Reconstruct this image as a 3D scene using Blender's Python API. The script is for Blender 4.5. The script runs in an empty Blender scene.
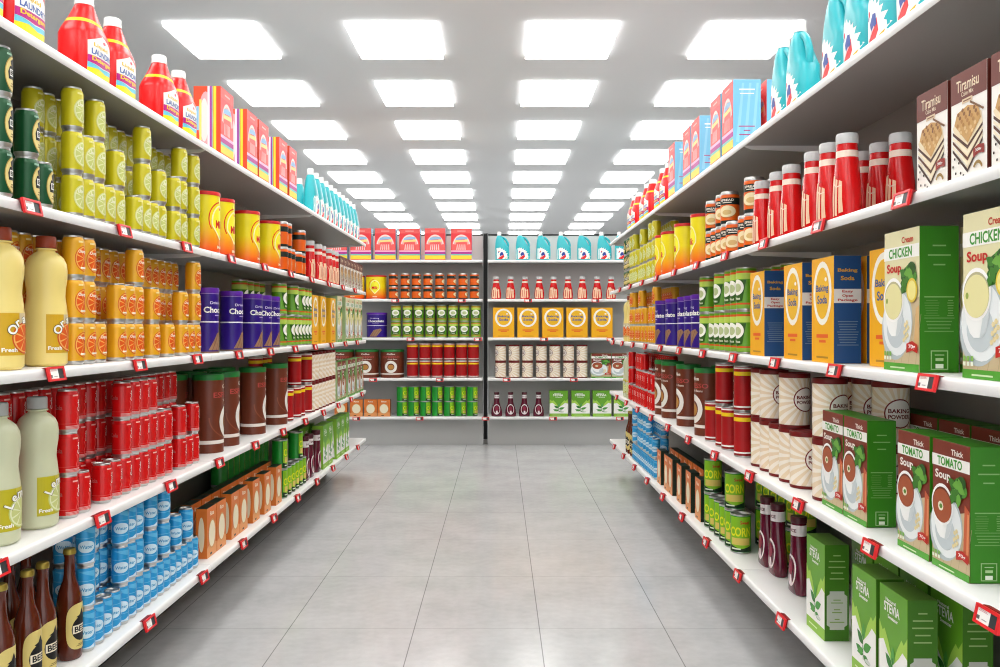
import bpy, bmesh, math
from math import pi, sin, cos, radians, sqrt, atan2
from mathutils import Vector

scene = bpy.context.scene
COL = scene.collection

# ------------------------------------------------------------------ materials
def lin(c):
    c = c / 255.0
    return c / 12.92 if c <= 0.04045 else ((c + 0.055) / 1.055) ** 2.4

def rgb(h):
    h = h.lstrip('#')
    return (lin(int(h[0:2], 16)), lin(int(h[2:4], 16)), lin(int(h[4:6], 16)), 1.0)

MATS = {}
def mat(name, hexc, rough=0.4, spec=0.4, metal=0.0, coat=0.0, sss=0.0):
    if name in MATS:
        return MATS[name]
    m = bpy.data.materials.new(name)
    m.use_nodes = True
    b = m.node_tree.nodes['Principled BSDF']
    b.inputs['Base Color'].default_value = rgb(hexc)
    b.inputs['Roughness'].default_value = rough
    b.inputs['Specular IOR Level'].default_value = spec
    b.inputs['Metallic'].default_value = metal
    b.inputs['Coat Weight'].default_value = coat
    MATS[name] = m
    return m

def K(hexc, rough=0.45, spec=0.35):
    return mat('ink_' + hexc.lstrip('#'), hexc, rough, spec)

def ramp_mat(name, stops, rough=0.35, spec=0.4, axis=2, lo=0.0, hi=1.0):
    """printed colour blend along an object axis"""
    m = mat(name, '#ffffff', rough, spec)
    nt = m.node_tree
    b = nt.nodes['Principled BSDF']
    tc = nt.nodes.new('ShaderNodeTexCoord')
    sp = nt.nodes.new('ShaderNodeSeparateXYZ')
    mr = nt.nodes.new('ShaderNodeMapRange')
    cr = nt.nodes.new('ShaderNodeValToRGB')
    mr.inputs['From Min'].default_value = lo
    mr.inputs['From Max'].default_value = hi
    nt.links.new(tc.outputs['Object'], sp.inputs[0])
    nt.links.new(sp.outputs[axis], mr.inputs['Value'])
    nt.links.new(mr.outputs['Result'], cr.inputs['Fac'])
    el = cr.color_ramp.elements
    el[0].position, el[0].color = stops[0][0], rgb(stops[0][1])
    el[1].position, el[1].color = stops[-1][0], rgb(stops[-1][1])
    for p, c in stops[1:-1]:
        e = el.new(p)
        e.color = rgb(c)
    nt.links.new(cr.outputs['Color'], b.inputs['Base Color'])
    return m

STEEL = mat('tin_steel', '#b9b9b6', 0.3, 0.5, 0.85)
ALU = mat('brushed_aluminium', '#c4c4c2', 0.28, 0.5, 0.9)
SHELFM = mat('white_enamel', '#eeeeec', 0.35, 0.4)
PANELM = mat('grey_panel', '#8e8b87', 0.42, 0.4, 0.2)
ENDM = mat('pale_grey_panel', '#bfbfbd', 0.5, 0.3)
UNDERM = mat('shaded_steel_underside', '#a3a19d', 0.42, 0.4, 0.35)  # grey steel, darkened so its colour carries the shade under each shelf
BLACKM = mat('black_steel', '#080808', 0.5, 0.3)
DARKM = mat('shade_dark_plinth', '#1c1c1c', 0.6, 0.2)  # near-black colour stands in for the deep shade below the bottom shelves
WHITE = K('#f6f5f0')
BLACK = K('#101010')

# ------------------------------------------------------------------ mesh builder
class B:
    def __init__(s):
        s.v = []; s.f = []; s.m = []; s.mats = []
    def mi(s, m):
        if m not in s.mats:
            s.mats.append(m)
        return s.mats.index(m)
    def add(s, vs, fs, m):
        o = len(s.v); k = s.mi(m)
        s.v.extend(vs)
        for f in fs:
            s.f.append(tuple(i + o for i in f)); s.m.append(k)
    def box(s, x0, x1, y0, y1, z0, z1, m, bev=0.0):
        bm = bmesh.new()
        bmesh.ops.create_cube(bm, size=1.0)
        for v in bm.verts:
            v.co = Vector(((x0 + x1) / 2 + v.co.x * (x1 - x0), (y0 + y1) / 2 + v.co.y * (y1 - y0), (z0 + z1) / 2 + v.co.z * (z1 - z0)))
        if bev:
            bmesh.ops.bevel(bm, geom=bm.edges[:], offset=bev, segments=2, affect='EDGES', profile=0.5)
        bm.verts.ensure_lookup_table()
        bm.verts.index_update()
        s.add([tuple(v.co) for v in bm.verts], [tuple(v.index for v in f.verts) for f in bm.faces], m)
        bm.free()
    def lathe(s, prof, n, m, cx=0.0, cy=0.0):
        vs = []; fs = []
        idx = []
        for r, z in prof:
            if r < 1e-6:
                idx.append([len(vs)] * n); vs.append((cx, cy, z))
            else:
                idx.append(list(range(len(vs), len(vs) + n)))
                for i in range(n):
                    a = 2 * pi * i / n
                    vs.append((cx + r * cos(a), cy + r * sin(a), z))
        for k in range(len(prof) - 1):
            A, C = idx[k], idx[k + 1]
            for i in range(n):
                j = (i + 1) % n
                q = [A[i], A[j], C[j], C[i]]
                q2 = []
                for t in q:
                    if t not in q2:
                        q2.append(t)
                if len(q2) > 2:
                    fs.append(tuple(q2))
        s.add(vs, fs, m)
    def loft(s, secs, n, m, bands=(), caps=(True, True)):
        """secs: (z, half width, half depth, exponent, dx).  bands: (z0, z1, material)"""
        vs = []; groups = {}
        for z, a, b, e, dx in secs:
            for i in range(n):
                t = 2 * pi * i / n
                c, q = cos(t), sin(t)
                vs.append((dx + a * math.copysign(abs(c) ** (2 / e), c), b * math.copysign(abs(q) ** (2 / e), q), z))
        for k in range(len(secs) - 1):
            zc = (secs[k][0] + secs[k + 1][0]) / 2
            mm = m
            for z0, z1, bm_ in bands:
                if z0 <= zc <= z1:
                    mm = bm_
            for i in range(n):
                j = (i + 1) % n
                groups.setdefault(mm, []).append((k * n + i, k * n + j, (k + 1) * n + j, (k + 1) * n + i))
        if caps[0]:
            groups.setdefault(m, []).append(tuple(reversed(range(n))))
        if caps[1]:
            groups.setdefault(m, []).append(tuple(range((len(secs) - 1) * n, len(secs) * n)))
        o = len(s.v)
        s.v.extend(vs)
        for mm, fs in groups.items():
            k = s.mi(mm)
            for f in fs:
                s.f.append(tuple(i + o for i in f)); s.m.append(k)
    def tube(s, pts, r, n, m):
        P = [Vector(p) for p in pts]
        vs = []; fs = []
        for i, p in enumerate(P):
            d = (P[min(i + 1, len(P) - 1)] - P[max(i - 1, 0)]).normalized()
            u = d.orthogonal().normalized() if i == 0 else (u - d * u.dot(d)).normalized()
            w = d.cross(u)
            for k in range(n):
                a = 2 * pi * k / n
                vs.append(tuple(p + (u * cos(a) + w * sin(a)) * r))
        for i in range(len(P) - 1):
            for k in range(n):
                j = (k + 1) % n
                fs.append((i * n + k, i * n + j, (i + 1) * n + j, (i + 1) * n + k))
        fs.append(tuple(reversed(range(n))))
        fs.append(tuple(range((len(P) - 1) * n, len(P) * n)))
        s.add(vs, fs, m)
    def extrude_y(s, prof, y0, y1, m):
        """prof: closed (x, z) outline swept along y"""
        n = len(prof)
        vs = [(x, y0, z) for x, z in prof] + [(x, y1, z) for x, z in prof]
        fs = [(i, (i + 1) % n, n + (i + 1) % n, n + i) for i in range(n)]
        fs.append(tuple(reversed(range(n)))); fs.append(tuple(range(n, 2 * n)))
        s.add(vs, fs, m)
    def mesh(s, name, smooth=40):
        me = bpy.data.meshes.new(name)
        me.from_pydata(s.v, [], s.f)
        for m in s.mats:
            me.materials.append(m)
        me.polygons.foreach_set('material_index', s.m)
        bm = bmesh.new(); bm.from_mesh(me)
        bmesh.ops.remove_doubles(bm, verts=bm.verts[:], dist=1e-6)
        bmesh.ops.recalc_face_normals(bm, faces=bm.faces[:])
        bm.to_mesh(me); bm.free()
        if smooth:
            me.polygons.foreach_set('use_smooth', [True] * len(me.polygons))
            me.set_sharp_from_angle(angle=radians(smooth))
        me.update()
        return me

# ------------------------------------------------------------------ printed artwork
TEXT = {}
def text_geo(body, bold):
    key = (body, bold)
    if key in TEXT:
        return TEXT[key]
    cu = bpy.data.curves.new('lettering', 'FONT')
    cu.body = body; cu.size = 1.0; cu.resolution_u = 3; cu.offset = min(bold, .028)
    ob = bpy.data.objects.new('lettering', cu)
    COL.objects.link(ob)
    dg = bpy.context.evaluated_depsgraph_get()
    ev = ob.evaluated_get(dg)
    me = ev.to_mesh()
    vs = [(v.co.x, v.co.y) for v in me.vertices]
    fs = [tuple(p.vertices) for p in me.polygons]
    ev.to_mesh_clear()
    bpy.data.objects.remove(ob); bpy.data.curves.remove(cu)
    xs = [v[0] for v in vs]; ys = [v[1] for v in vs]
    x0, x1, y0, y1 = min(xs), max(xs), min(ys), max(ys)
    vs = [((x - (x0 + x1) / 2), (y - (y0 + y1) / 2)) for x, y in vs]
    TEXT[key] = (vs, fs, x1 - x0, y1 - y0)
    return TEXT[key]

class Art:
    """flat print laid out on a face: x 0..1 across width W, y 0..1 up height H"""
    def __init__(s, W, H):
        s.W, s.H = W, H; s.s = []
    def P(s, x, y):
        return ((x - 0.5) * s.W, y * s.H)
    def raw(s, vs, fs, m, L):
        s.s.append((vs, fs, m, L)); return s
    def rect(s, x0, y0, x1, y1, m, L=0):
        return s.poly([(x0, y0), (x1, y0), (x1, y1), (x0, y1)], m, L)
    def poly(s, pts, m, L=0):
        p = [s.P(*q) for q in pts]
        a = sum(p[i][0] * p[(i + 1) % len(p)][1] - p[(i + 1) % len(p)][0] * p[i][1] for i in range(len(p)))
        if a < 0:
            p.reverse()
        return s.raw(p, [tuple(range(len(p)))], m, L)
    def disc(s, x, y, rx, ry, m, L=0, n=24, a0=0.0, a1=360.0):
        full = abs(a1 - a0 - 360) < 1e-6
        pts = [(x + rx * cos(radians(a0 + (a1 - a0) * i / n)), y + ry * sin(radians(a0 + (a1 - a0) * i / n))) for i in range(n if full else n + 1)]
        if not full:
            pts.append((x, y))
        return s.poly(pts, m, L)
    def ring(s, x, y, rx, ry, t, m, L=0, n=28, a0=0.0, a1=360.0):
        """t: thickness as a fraction of the radius"""
        vs = []; fs = []
        for i in range(n + 1):
            a = radians(a0 + (a1 - a0) * i / n)
            vs.append(s.P(x + rx * cos(a), y + ry * sin(a)))
            vs.append(s.P(x + rx * (1 - t) * cos(a), y + ry * (1 - t) * sin(a)))
        for i in range(n):
            fs.append((2 * i, 2 * i + 2, 2 * i + 3, 2 * i + 1))
        return s.raw(vs, fs, m, L)
    def line(s, pts, w, m, L=0):
        """stroke of width w (fraction of W) along points"""
        p = [Vector(s.P(*q)) for q in pts]
        hw = w * s.W / 2
        vs = []; fs = []
        for i, q in enumerate(p):
            d = p[min(i + 1, len(p) - 1)] - p[max(i - 1, 0)]
            d.normalize()
            nrm = Vector((-d.y, d.x)) * hw
            vs.append(tuple(q - nrm)); vs.append(tuple(q + nrm))
        for i in range(len(p) - 1):
            fs.append((2 * i, 2 * i + 2, 2 * i + 3, 2 * i + 1))
        return s.raw(vs, fs, m, L)
    def text(s, body, x, y, w, h, m, L=1, bold=0.02, rot=0.0):
        """lettering fitted into a box w by h (fractions) centred at x, y"""
        vs, fs, tw, th = text_geo(body, bold)
        cx, cy = s.P(x, y)
        sx, sy = w * s.W / tw, h * s.H / th
        if rot:
            sx, sy = w * s.H / tw, h * s.W / th
        c, q = cos(radians(rot)), sin(radians(rot))
        out = [(cx + vx * sx * c - vy * sy * q, cy + vx * sx * q + vy * sy * c) for vx, vy in vs]
        return s.raw(out, fs, m, L)
    def arc(s, body, x, y, R, size, m, L=1, a0=160.0, a1=20.0, bold=0.03):
        """letters along an arc of radius R and height size (metres)"""
        cx, cy = s.P(x, y)
        n = len(body)
        for i, ch in enumerate(body):
            a = radians(a0 + (a1 - a0) * (i / (n - 1) if n > 1 else 0.5))
            vs, fs, tw, th = text_geo(ch, bold)
            k = size / 0.73
            px, py = cx + R * cos(a), cy + R * sin(a)
            c, q = cos(a - pi / 2), sin(a - pi / 2)
            s.raw([(px + (vx * c - vy * q) * k, py + (vx * q + vy * c) * k) for vx, vy in vs], fs, m, L)
        return s
    def leaf(s, x, y, ln, wd, ang, m, L=0):
        """pointed leaf from its stalk end, lengths in metres"""
        cx, cy = s.P(x, y)
        c, q = cos(radians(ang)), sin(radians(ang))
        pts = [(t / 8, .5 * sin(pi * (t / 8) ** .8)) for t in range(9)] + [(t / 8, -.5 * sin(pi * (t / 8) ** .8)) for t in range(7, 0, -1)]
        p = [(cx + a * ln * c - b * wd * q, cy + a * ln * q + b * wd * c) for a, b in pts]
        return s.raw(list(reversed(p)), [tuple(range(len(p)))], m, L)
    def bars(s, x0, x1, y0, y1, n, m, L=1, fill=0.45):
        """small print too fine to read"""
        for i in range(n):
            yy = y0 + (y1 - y0) * (i + 0.5) / n
            hh = (y1 - y0) / n * fill / 2
            k = ((i * 7919) % 5) / 5 * 0.3
            s.rect(x0 + (x1 - x0) * k * 0.5, yy - hh, x1 - (x1 - x0) * k * 0.5, yy + hh, m, L)
        return s
    def build(s, mapf, name='label', step=None, base=0.0004, LS=0.0003, vstep=None):
        bm = bmesh.new()
        mats = []
        for si, (vs, fs, m, L) in enumerate(s.s):
            if m not in mats:
                mats.append(m)
            k = mats.index(m)
            bv = [bm.verts.new((u, v, base + L * LS + si * 1.5e-5)) for u, v in vs]
            for f in fs:
                try:
                    nf = bm.faces.new([bv[i] for i in f])
                    nf.material_index = k
                except ValueError:
                    pass
        if step:
            us = [v.co.x for v in bm.verts]
            k0, k1 = int(math.floor(min(us) / step)) + 1, int(math.ceil(max(us) / step))
            for k in range(k0, k1):
                bmesh.ops.bisect_plane(bm, geom=bm.verts[:] + bm.edges[:] + bm.faces[:], plane_co=(k * step, 0, 0), plane_no=(1, 0, 0), dist=1e-7)
        if vstep:
            us = [v.co.y for v in bm.verts]
            k0, k1 = int(math.floor(min(us) / vstep)) + 1, int(math.ceil(max(us) / vstep))
            for k in range(k0, k1):
                bmesh.ops.bisect_plane(bm, geom=bm.verts[:] + bm.edges[:] + bm.faces[:], plane_co=(0, k * vstep, 0), plane_no=(0, 1, 0), dist=1e-7)
        for v in bm.verts:
            v.co = Vector(mapf(v.co.x, v.co.y, v.co.z))
        me = bpy.data.meshes.new(name)
        bm.to_mesh(me); bm.free()
        for m in mats:
            me.materials.append(m)
        return me

def on_front(T, W=0):
    return lambda u, v, o: (u, -T / 2 - o, v)
def on_right(W):
    return lambda u, v, o: (W / 2 + o, u, v)
def on_left(W):
    return lambda u, v, o: (-W / 2 - o, -u, v)
def on_top(H):
    return lambda u, v, o: (u, v, H + o)
def on_can(r, z0=0.0, turn=0.0):
    return lambda u, v, o: ((r + o) * sin(u / r + turn), -(r + o) * cos(u / r + turn), v + z0)
def on_loft(secs, z0=0.0):
    def f(u, v, o):
        z = v + z0
        for k in range(len(secs) - 1):
            if z <= secs[k + 1][0] or k == len(secs) - 2:
                t = max(0.0, min(1.0, (z - secs[k][0]) / max(1e-9, secs[k + 1][0] - secs[k][0])))
                a, b, e, dx = [secs[k][i] * (1 - t) + secs[k + 1][i] * t for i in (1, 2, 3, 4)]
                break
        q = max(-0.985, min(0.985, (u - dx) / a))
        return (dx + q * a, -b * (1 - abs(q) ** e) ** (1 / e) - o, z)
    return f
# ------------------------------------------------------------------ light levels
LAMP, WORLD, EXPOSURE = 4.8, 1.15, 0.52
# ------------------------------------------------------------------ products
# every product stands on z = 0, faces local -y; parts: (name, mesh, own label or None, index of the part above or None)
PRODUCTS = {}
def product(key, name, cat, parts):
    PRODUCTS[key] = (name, cat, [p if len(p) == 4 else tuple(p) + (None,) * (4 - len(p)) for p in parts])

def drink_can(r, H, paint, n=24):
    b = B()
    b.lathe([(0, 0.004), (r * .70, 0.004), (r * .76, 0), (r * .84, 0), (r, 0.008), (r, 0.0105)], n, ALU)
    b.lathe([(r, 0.0105), (r, H - 0.016), (r * .97, H - 0.012), (r * .86, H - 0.005)], n, paint)
    l = B()
    l.lathe([(r * .86, H - 0.005), (r * .87, H - 0.001), (r * .84, H), (r * .80, H - 0.001), (r * .78, H - 0.005), (0, H - 0.005)], n, ALU)
    t = B()
    t.loft([(H - 0.0048, r * .24, r * .38, 2.2, 0), (H - 0.0025, r * .24, r * .38, 2.2, 0), (H - 0.002, r * .2, r * .34, 2.2, 0)], 12, ALU)
    return b.mesh('can_body'), l.mesh('can_lid'), t.mesh('pull_tab')

def tin(r, H, paint, n=28, rim=STEEL, ribs=0, lid=STEEL):
    """food tin with rolled rims"""
    b = B()
    p = [(r, 0.006)]
    if ribs:
        z0, z1 = H * .35, H * .75
        p.append((r, z0))
        for i in range(ribs):
            w = (z1 - z0) / ribs
            p += [(r * .985, z0 + w * (i + .35)), (r * .985, z0 + w * (i + .65)), (r, z0 + w * (i + 1))]
    p.append((r, H - 0.006))
    b.lathe([(0, 0.003), (r * .94, 0.003), (r * .97, 0), (r * 1.015, 0.002), (r * 1.015, 0.005), (r, 0.006)], n, rim)
    b.lathe(p, n, paint)
    l = B()
    l.lathe([(r, H - 0.006), (r * 1.015, H - 0.004), (r * 1.015, H - 0.001), (r * .98, H), (r * .93, H - 0.001), (r * .92, H - 0.005),
             (r * .62, H - 0.005), (r * .6, H - 0.004), (r * .58, H - 0.005), (0, H - 0.005)], n, lid)
    return b.mesh('tin_body'), l.mesh('tin_lid')

def capped_tin(r, H, paint, lidm, lh=0.018, n=32, foot=None):
    b = B()
    b.lathe([(0, 0.002), (r * .96, 0.002), (r, 0), (r, H * .02)], n, foot or STEEL)
    b.lathe([(r, H * .02), (r, H - lh)], n, paint)
    l = B()
    R = r * 1.03
    l.lathe([(r * .99, H - lh), (R, H - lh), (R, H - 0.004), (R * .985, H - 0.001), (R * .9, H), (R * .88, H - 0.003), (0, H - 0.003)], n, lidm)
    return b.mesh('tin_body'), l.mesh('plastic_lid')

def carton(W, T, H, m, topm=None, side_r=None, side_l=None, bev=0.0012):
    b = B()
    b.box(-W / 2, W / 2, -T / 2, T / 2, 0, H, m, bev)
    me = b.mesh('carton', smooth=0)
    for mm in (topm, side_r, side_l):
        me.materials.append(mm or m)
    for p in me.polygons:
        nrm = p.normal
        if topm and nrm.z > .9: p.material_index = 1
        if side_r and nrm.x > .9: p.material_index = 2
        if side_l and nrm.x < -.9: p.material_index = 3
    return me

def slice_art(a, x, y, rx, ry, rind, pith, flesh, L=0, segs=9):
    a.disc(x, y, rx, ry, rind, L)
    a.disc(x, y, rx * .92, ry * .92, pith, L + 1)
    for i in range(segs):
        a.disc(x + rx * .05 * cos(2 * pi * (i + .5) / segs), y + ry * .05 * sin(2 * pi * (i + .5) / segs), rx * .78, ry * .78, flesh, L + 2, 5,
               360 * (i + .07) / segs, 360 * (i + .93) / segs)

# -- beer can (green)
r, H = 0.0275, 0.1145
m = mat('beer_can_green', '#0b4a26', 0.28, 0.5, 0.25)
bm_, lm_, tm_ = drink_can(r, H, m)
a = Art(2 * pi * r, H)
CREAM = K('#e2cf86')
a.disc(.5, .47, .145, .36, K('#b89a4a'), 0); a.disc(.5, .47, .135, .335, CREAM, 1)
a.poly([(.41, .36), (.59, .36), (.60, .5), (.57, .62), (.43, .62), (.40, .5)], BLACK, 2)
a.poly([(.46, .62), (.54, .62), (.56, .72), (.5, .78), (.44, .72)], BLACK, 2)
a.rect(.425, .42, .575, .56, WHITE, 3); a.text('BEER', .5, .49, .13, .09, BLACK, 4, .03)
a.bars(.44, .56, .2, .3, 2, K('#8a6a2a'), 2)
a.rect(.385, .83, .47, .87, K('#8fb8a0'), 0)  # painted highlight near the can top
product('beer_can', 'beer_can', 'drink can', [('can_body', bm_), ('can_lid', lm_), ('pull_tab', tm_, None, 1), ('printed_label', a.build(on_can(r), step=.005))])

# -- lime soda can
m = mat('lime_can', '#c8bd12', 0.3, 0.5, 0.15)
bm_, lm_, tm_ = drink_can(r, H, m)
a = Art(2 * pi * r, H)
slice_art(a, .5, .46, .155, .285, K('#d5d88a'), K('#e6e8b4'), K('#c9d07c'))
a.text('Lime', .455, .6, .1, .09, K('#f4f4e0'), 3, .02)
a.rect(.40, .83, .49, .875, K('#e3e08c'), 0)  # highlight put into the colour below the shoulder
a.rect(.58, .08, .60, .3, K('#e4dc70'), 0)
product('lime_can', 'lime_soda_can', 'drink can', [('can_body', bm_), ('can_lid', lm_), ('pull_tab', tm_, None, 1), ('printed_label', a.build(on_can(r), step=.005))])

# -- orange soda can
m = mat('orange_can', '#e5a81a', 0.3, 0.5, 0.15)
bm_, lm_, tm_ = drink_can(r, H, m)
a = Art(2 * pi * r, H)
slice_art(a, .5, .46, .155, .30, K('#d9691f'), K('#f0b056'), K('#e05a14'))
a.text('Orange', .47, .62, .15, .1, K('#fbf1dd'), 3, .03)
a.rect(.40, .83, .49, .875, K('#f3dc98'), 0)  # pale patch painted as a highlight on the upper wall
a.bars(.43, .57, .22, .27, 1, K('#fbf1dd'), 3, .8)
product('orange_can', 'orange_soda_can', 'drink can', [('can_body', bm_), ('can_lid', lm_), ('pull_tab', tm_, None, 1), ('printed_label', a.build(on_can(r), step=.005))])

# -- cola can
m = mat('cola_can', '#cf0f12', 0.25, 0.5, 0.2)
bm_, lm_, tm_ = drink_can(r, H, m)
a = Art(2 * pi * r, H)
OFF = K('#f2dcd8')
a.rect(.08, .075, .64, .86, K('#cf0f12', .25, .5), 0)
a.text('Cola', .515, .62, .28, .06, OFF, 1, .02, rot=90)
a.text('Cola', .17, .58, .17, .11, K('#b85a58'), 1, .02)
a.line([(.50, .12), (.46, .24), (.50, .36), (.47, .48)], .02, K('#e04a48'), 1)
a.rect(.12, .2, .62, .21, K('#d8403e'), 1)
a.rect(.40, .84, .5, .875, K('#f0b4ae'), 0)  # painted highlight on the red, just under the neck
for i in range(3):
    a.rect(.3, .085 + .028 * i, .56, .1 + .028 * i, K('#e8a8a4'), 1)
product('cola_can', 'cola_can', 'drink can', [('can_body', bm_), ('can_lid', lm_), ('pull_tab', tm_, None, 1), ('printed_label', a.build(on_can(r), step=.005))])

# -- water can
r, H = 0.025, 0.1185
m = mat('water_can', '#259cd8', 0.3, 0.5, 0.15)
bm_, lm_, tm_ = drink_can(r, H, m)
a = Art(2 * pi * r, H)
PALE = K('#cfe6f2')
for z in (.28, .66):
    a.rect(0, z, 1, z + .012, K('#7cc4ea'), 0)
for x in (.34, .66, .0):
    a.poly([(x - .15, .90), (x + .12, .76), (x + .15, .78), (x + .15, .90)], K('#5fb8e4'), 1)
    a.poly([(x - .15, .09), (x + .15, .09), (x + .15, .19), (x + .06, .13)], PALE, 1)
    a.disc(x, .47, .15, .14, PALE, 1); a.text('Water', x, .47, .22, .085, K('#3a9ac6'), 2, .02)
a.rect(0, .085, 1, .09, K('#5fb8e4'), 0)
product('water_can', 'water_can', 'drink can', [('can_body', bm_), ('can_lid', lm_), ('pull_tab', tm_, None, 1), ('printed_label', a.build(on_can(r), step=.005))])

# -- red laundry detergent bottle
RED = mat('red_plastic', '#de0404', 0.28, 0.45)
YEL = K('#ffd21e')
secs = [(0, .068, .045, 3, 0), (.006, .077, .052, 3, 0), (.05, .08, .053, 3, 0), (.118, .079, .053, 3, 0), (.132, .074, .05, 2.8, 0), (.152, .062, .043, 2.6, 0),
        (.163, .055, .039, 2.5, 0), (.19, .038, .031, 2.2, 0), (.207, .029, .026, 2, 0), (.212, .024, .024, 2, 0)]
b = B(); b.loft(secs, 36, RED, bands=[(.153, .162, YEL)])
c = B(); c.lathe([(.0, .212), (.026, .212), (.026, .219), (.0245, .22), (.0245, .237), (.022, .24), (0, .24)], 28, WHITE)
a = Art(.13, .125)
a.poly([(0, 0.06), (1, 0.06), (1, .78), (.5, 1.0), (0, .78)], WHITE, 0)
a.poly([(0, .06), (1, .06), (1, .22), (.6, .17), (.3, .22), (0, .19)], K('#ffe51c'), 1)
a.poly([(0, .19), (.3, .22), (.6, .17), (1, .22), (1, .31), (.5, .26), (0, .31)], K('#6fcbe0'), 1)
a.poly([(0, .31), (.5, .28), (1, .33), (1, .49), (0, .47)], K('#c01f86'), 1)
a.text('Detergent', .52, .4, .86, .13, K('#ffd21e'), 2, .035)
a.text('LAUNDRY', .5, .57, .84, .13, K('#4a68ae'), 1, .035)
a.text('Liquid', .42, .72, .56, .11, K('#e8c020'), 1, .03)
a.disc(.55, .86, .06, .035, K('#e06a7a'), 1)
product('detergent_bottle', 'detergent_bottle', 'detergent', [('bottle_body', b.mesh('x')), ('screw_cap', c.mesh('x'), 'white ribbed screw cap'), ('printed_label', a.build(on_loft(secs), step=.012, vstep=.012))])

# -- detergent powder box
W, T, H = .162, .108, .27
pink = mat('powder_box_red', '#e8323a', 0.4, 0.4)
rd = mat('powder_box_left', '#ec4a24', 0.4, 0.4)
bl = mat('powder_box_blue', '#7cc0e2', 0.4, 0.4)
me = carton(W, T, H, pink, topm=mat('powder_box_top', '#e8a840', .5), side_r=bl, side_l=rd)
a = Art(W, H)
a.rect(0, .84, 1, 1, K('#ea5b58'), 0)
a.disc(.5, .42, .47, .39, K('#f3625f'), 0, 32); a.ring(.5, .44, .42, .36, .13, K('#fbd9d4'), 1, 28, 10, 170); a.ring(.5, .44, .36, .31, .2, K('#f7a8a0'), 1, 28, 10, 170)
a.poly([(.20, .63), (.80, .66), (.76, .72), (.5, .735), (.26, .70)], K('#8fb8dc'), 2)
a.poly([(.19, .555), (.82, .58), (.81, .645), (.2, .615)], K('#f4dc8a'), 2)
for i in range(5):
    a.poly([(.25 + .1 * i, .32), (.3 + .1 * i, .32), (.32 + .09 * i, .49), (.29 + .09 * i, .49)], K('#fbd4d0'), 2)
a.rect(0, .255, 1, .30, K('#f7b6d6'), 0); a.rect(0, .185, 1, .255, K('#b8318e'), 0)
a.rect(0, .145, 1, .185, K('#7cc6c2'), 0); a.rect(0, .03, 1, .145, K('#f4d93a'), 0); a.rect(0, 0, 1, .03, K('#e8702a'), 0)
a.rect(.3, .9, .7, .925, K('#f6b0a8'), 1)
l = Art(T, H)
l.rect(.01, .01, .99, .99, K('#ec4a24'), 0)
l.disc(.45, .5, .28, .42, K('#f6a6a8'), 0); l.disc(.4, .5, .16, .32, K('#f9dcd8'), 1)
l.rect(.52, 0, .6, 1, K('#f9e4ea'), 1); l.rect(.6, 0, .68, 1, K('#a83a9c'), 2); l.rect(.68, 0, .71, 1, K('#7cc6c2'), 2); l.rect(.74, 0, .84, 1, K('#f4d93a'), 2)
l.rect(.1, .35, .2, .7, K('#8ac4e4'), 2); l.rect(.22, .2, .3, .8, K('#f4dc70'), 2)
q = Art(T, H)
q.rect(.01, .01, .99, .99, K('#7cc0e2'), 0)
for i in range(3):
    q.poly([(.1 + .28 * i, .1), (.22 + .28 * i, .1), (.4 + .26 * i, .95), (.32 + .26 * i, .95)], K('#94cce8'), 1)
q.rect(.22, .845, .78, .865, WHITE, 1); q.rect(.25, .79, .75, .805, WHITE, 1)
q.rect(.2, .32, .78, .335, K('#b04a7a'), 1); q.rect(.38, .26, .62, .275, K('#b04a7a'), 1); q.rect(.22, .2, .78, .215, K('#b04a7a'), 1)
product('powder_box', 'detergent_box', 'detergent', [('carton', me), ('front_print', a.build(on_front(T))), ('side_print', l.build(on_left(W)), 'pink striped side'), ('side_print', q.build(on_right(W)), 'pale blue side')])

# -- cyan softener bottle with side handle
CY = mat('cyan_plastic', '#28b2bb', 0.3, 0.5)
secs = [(0, .06, .036, 3, 0), (.006, .068, .042, 3, 0), (.06, .07, .043, 3, 0), (.125, .069, .042, 3, 0), (.145, .061, .040, 2.8, -.008), (.18, .048, .036, 2.6, -.018), (.215, .037, .031, 2.3, -.024),
        (.243, .025, .024, 2, -.028), (.252, .019, .019, 2, -.028)]
b = B(); b.loft(secs, 36, CY)
hd = B(); hd.tube([(.046, 0, .118), (.056, 0, .135), (.059, 0, .155), (.053, 0, .18), (.041, 0, .203), (.024, 0, .222), (.0, 0, .236)], .0115, 14, CY)
c = B(); c.lathe([(0, .252), (.021, .252), (.021, .262), (.019, .263), (.019, .287), (.017, .29), (0, .29)], 24, WHITE, cx=-.028)
a = Art(.125, .13)
blob = [(0, 0)] + [(0, .8), (.05, .93), (.09, .84), (.13, .96), (.19, .88), (.26, 1.0), (.31, .9), (.38, .97), (.44, .84), (.54, .9), (.58, .76), (.70, .8), (.68, .68), (.82, .68), (.75, .54), (.94, .52), (.84, .38), (1, .3), (.9, .2), (1, .08), (.95, 0)]
a.poly(blob, WHITE, 0)
a.poly([(.18, .1), (.48, .06), (.66, .25), (.6, .5), (.42, .42)], K('#e0161c'), 1)
a.poly([(.35, .30), (.6, .38), (.55, .60), (.42, .62), (.3, .45)], K('#1d3f9a'), 2)
a.disc(.25, .66, .045, .06, K('#d01838'), 1); a.disc(.22, .58, .035, .05, K('#1d3f9a'), 2)
a.line([(.28, .2), (.4, .3), (.5, .36)], .045, K('#f6c8c4'), 3)
a.poly([(.68, .14), (.88, .2), (.8, .1)], K('#f2b51e'), 1)
product('softener_bottle', 'softener_bottle', 'detergent', [('bottle_body', b.mesh('x')), ('handle', hd.mesh('x')), ('screw_cap', c.mesh('x'), 'white screw cap'), ('printed_label', a.build(on_loft(secs), step=.012, vstep=.012))])

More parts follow.
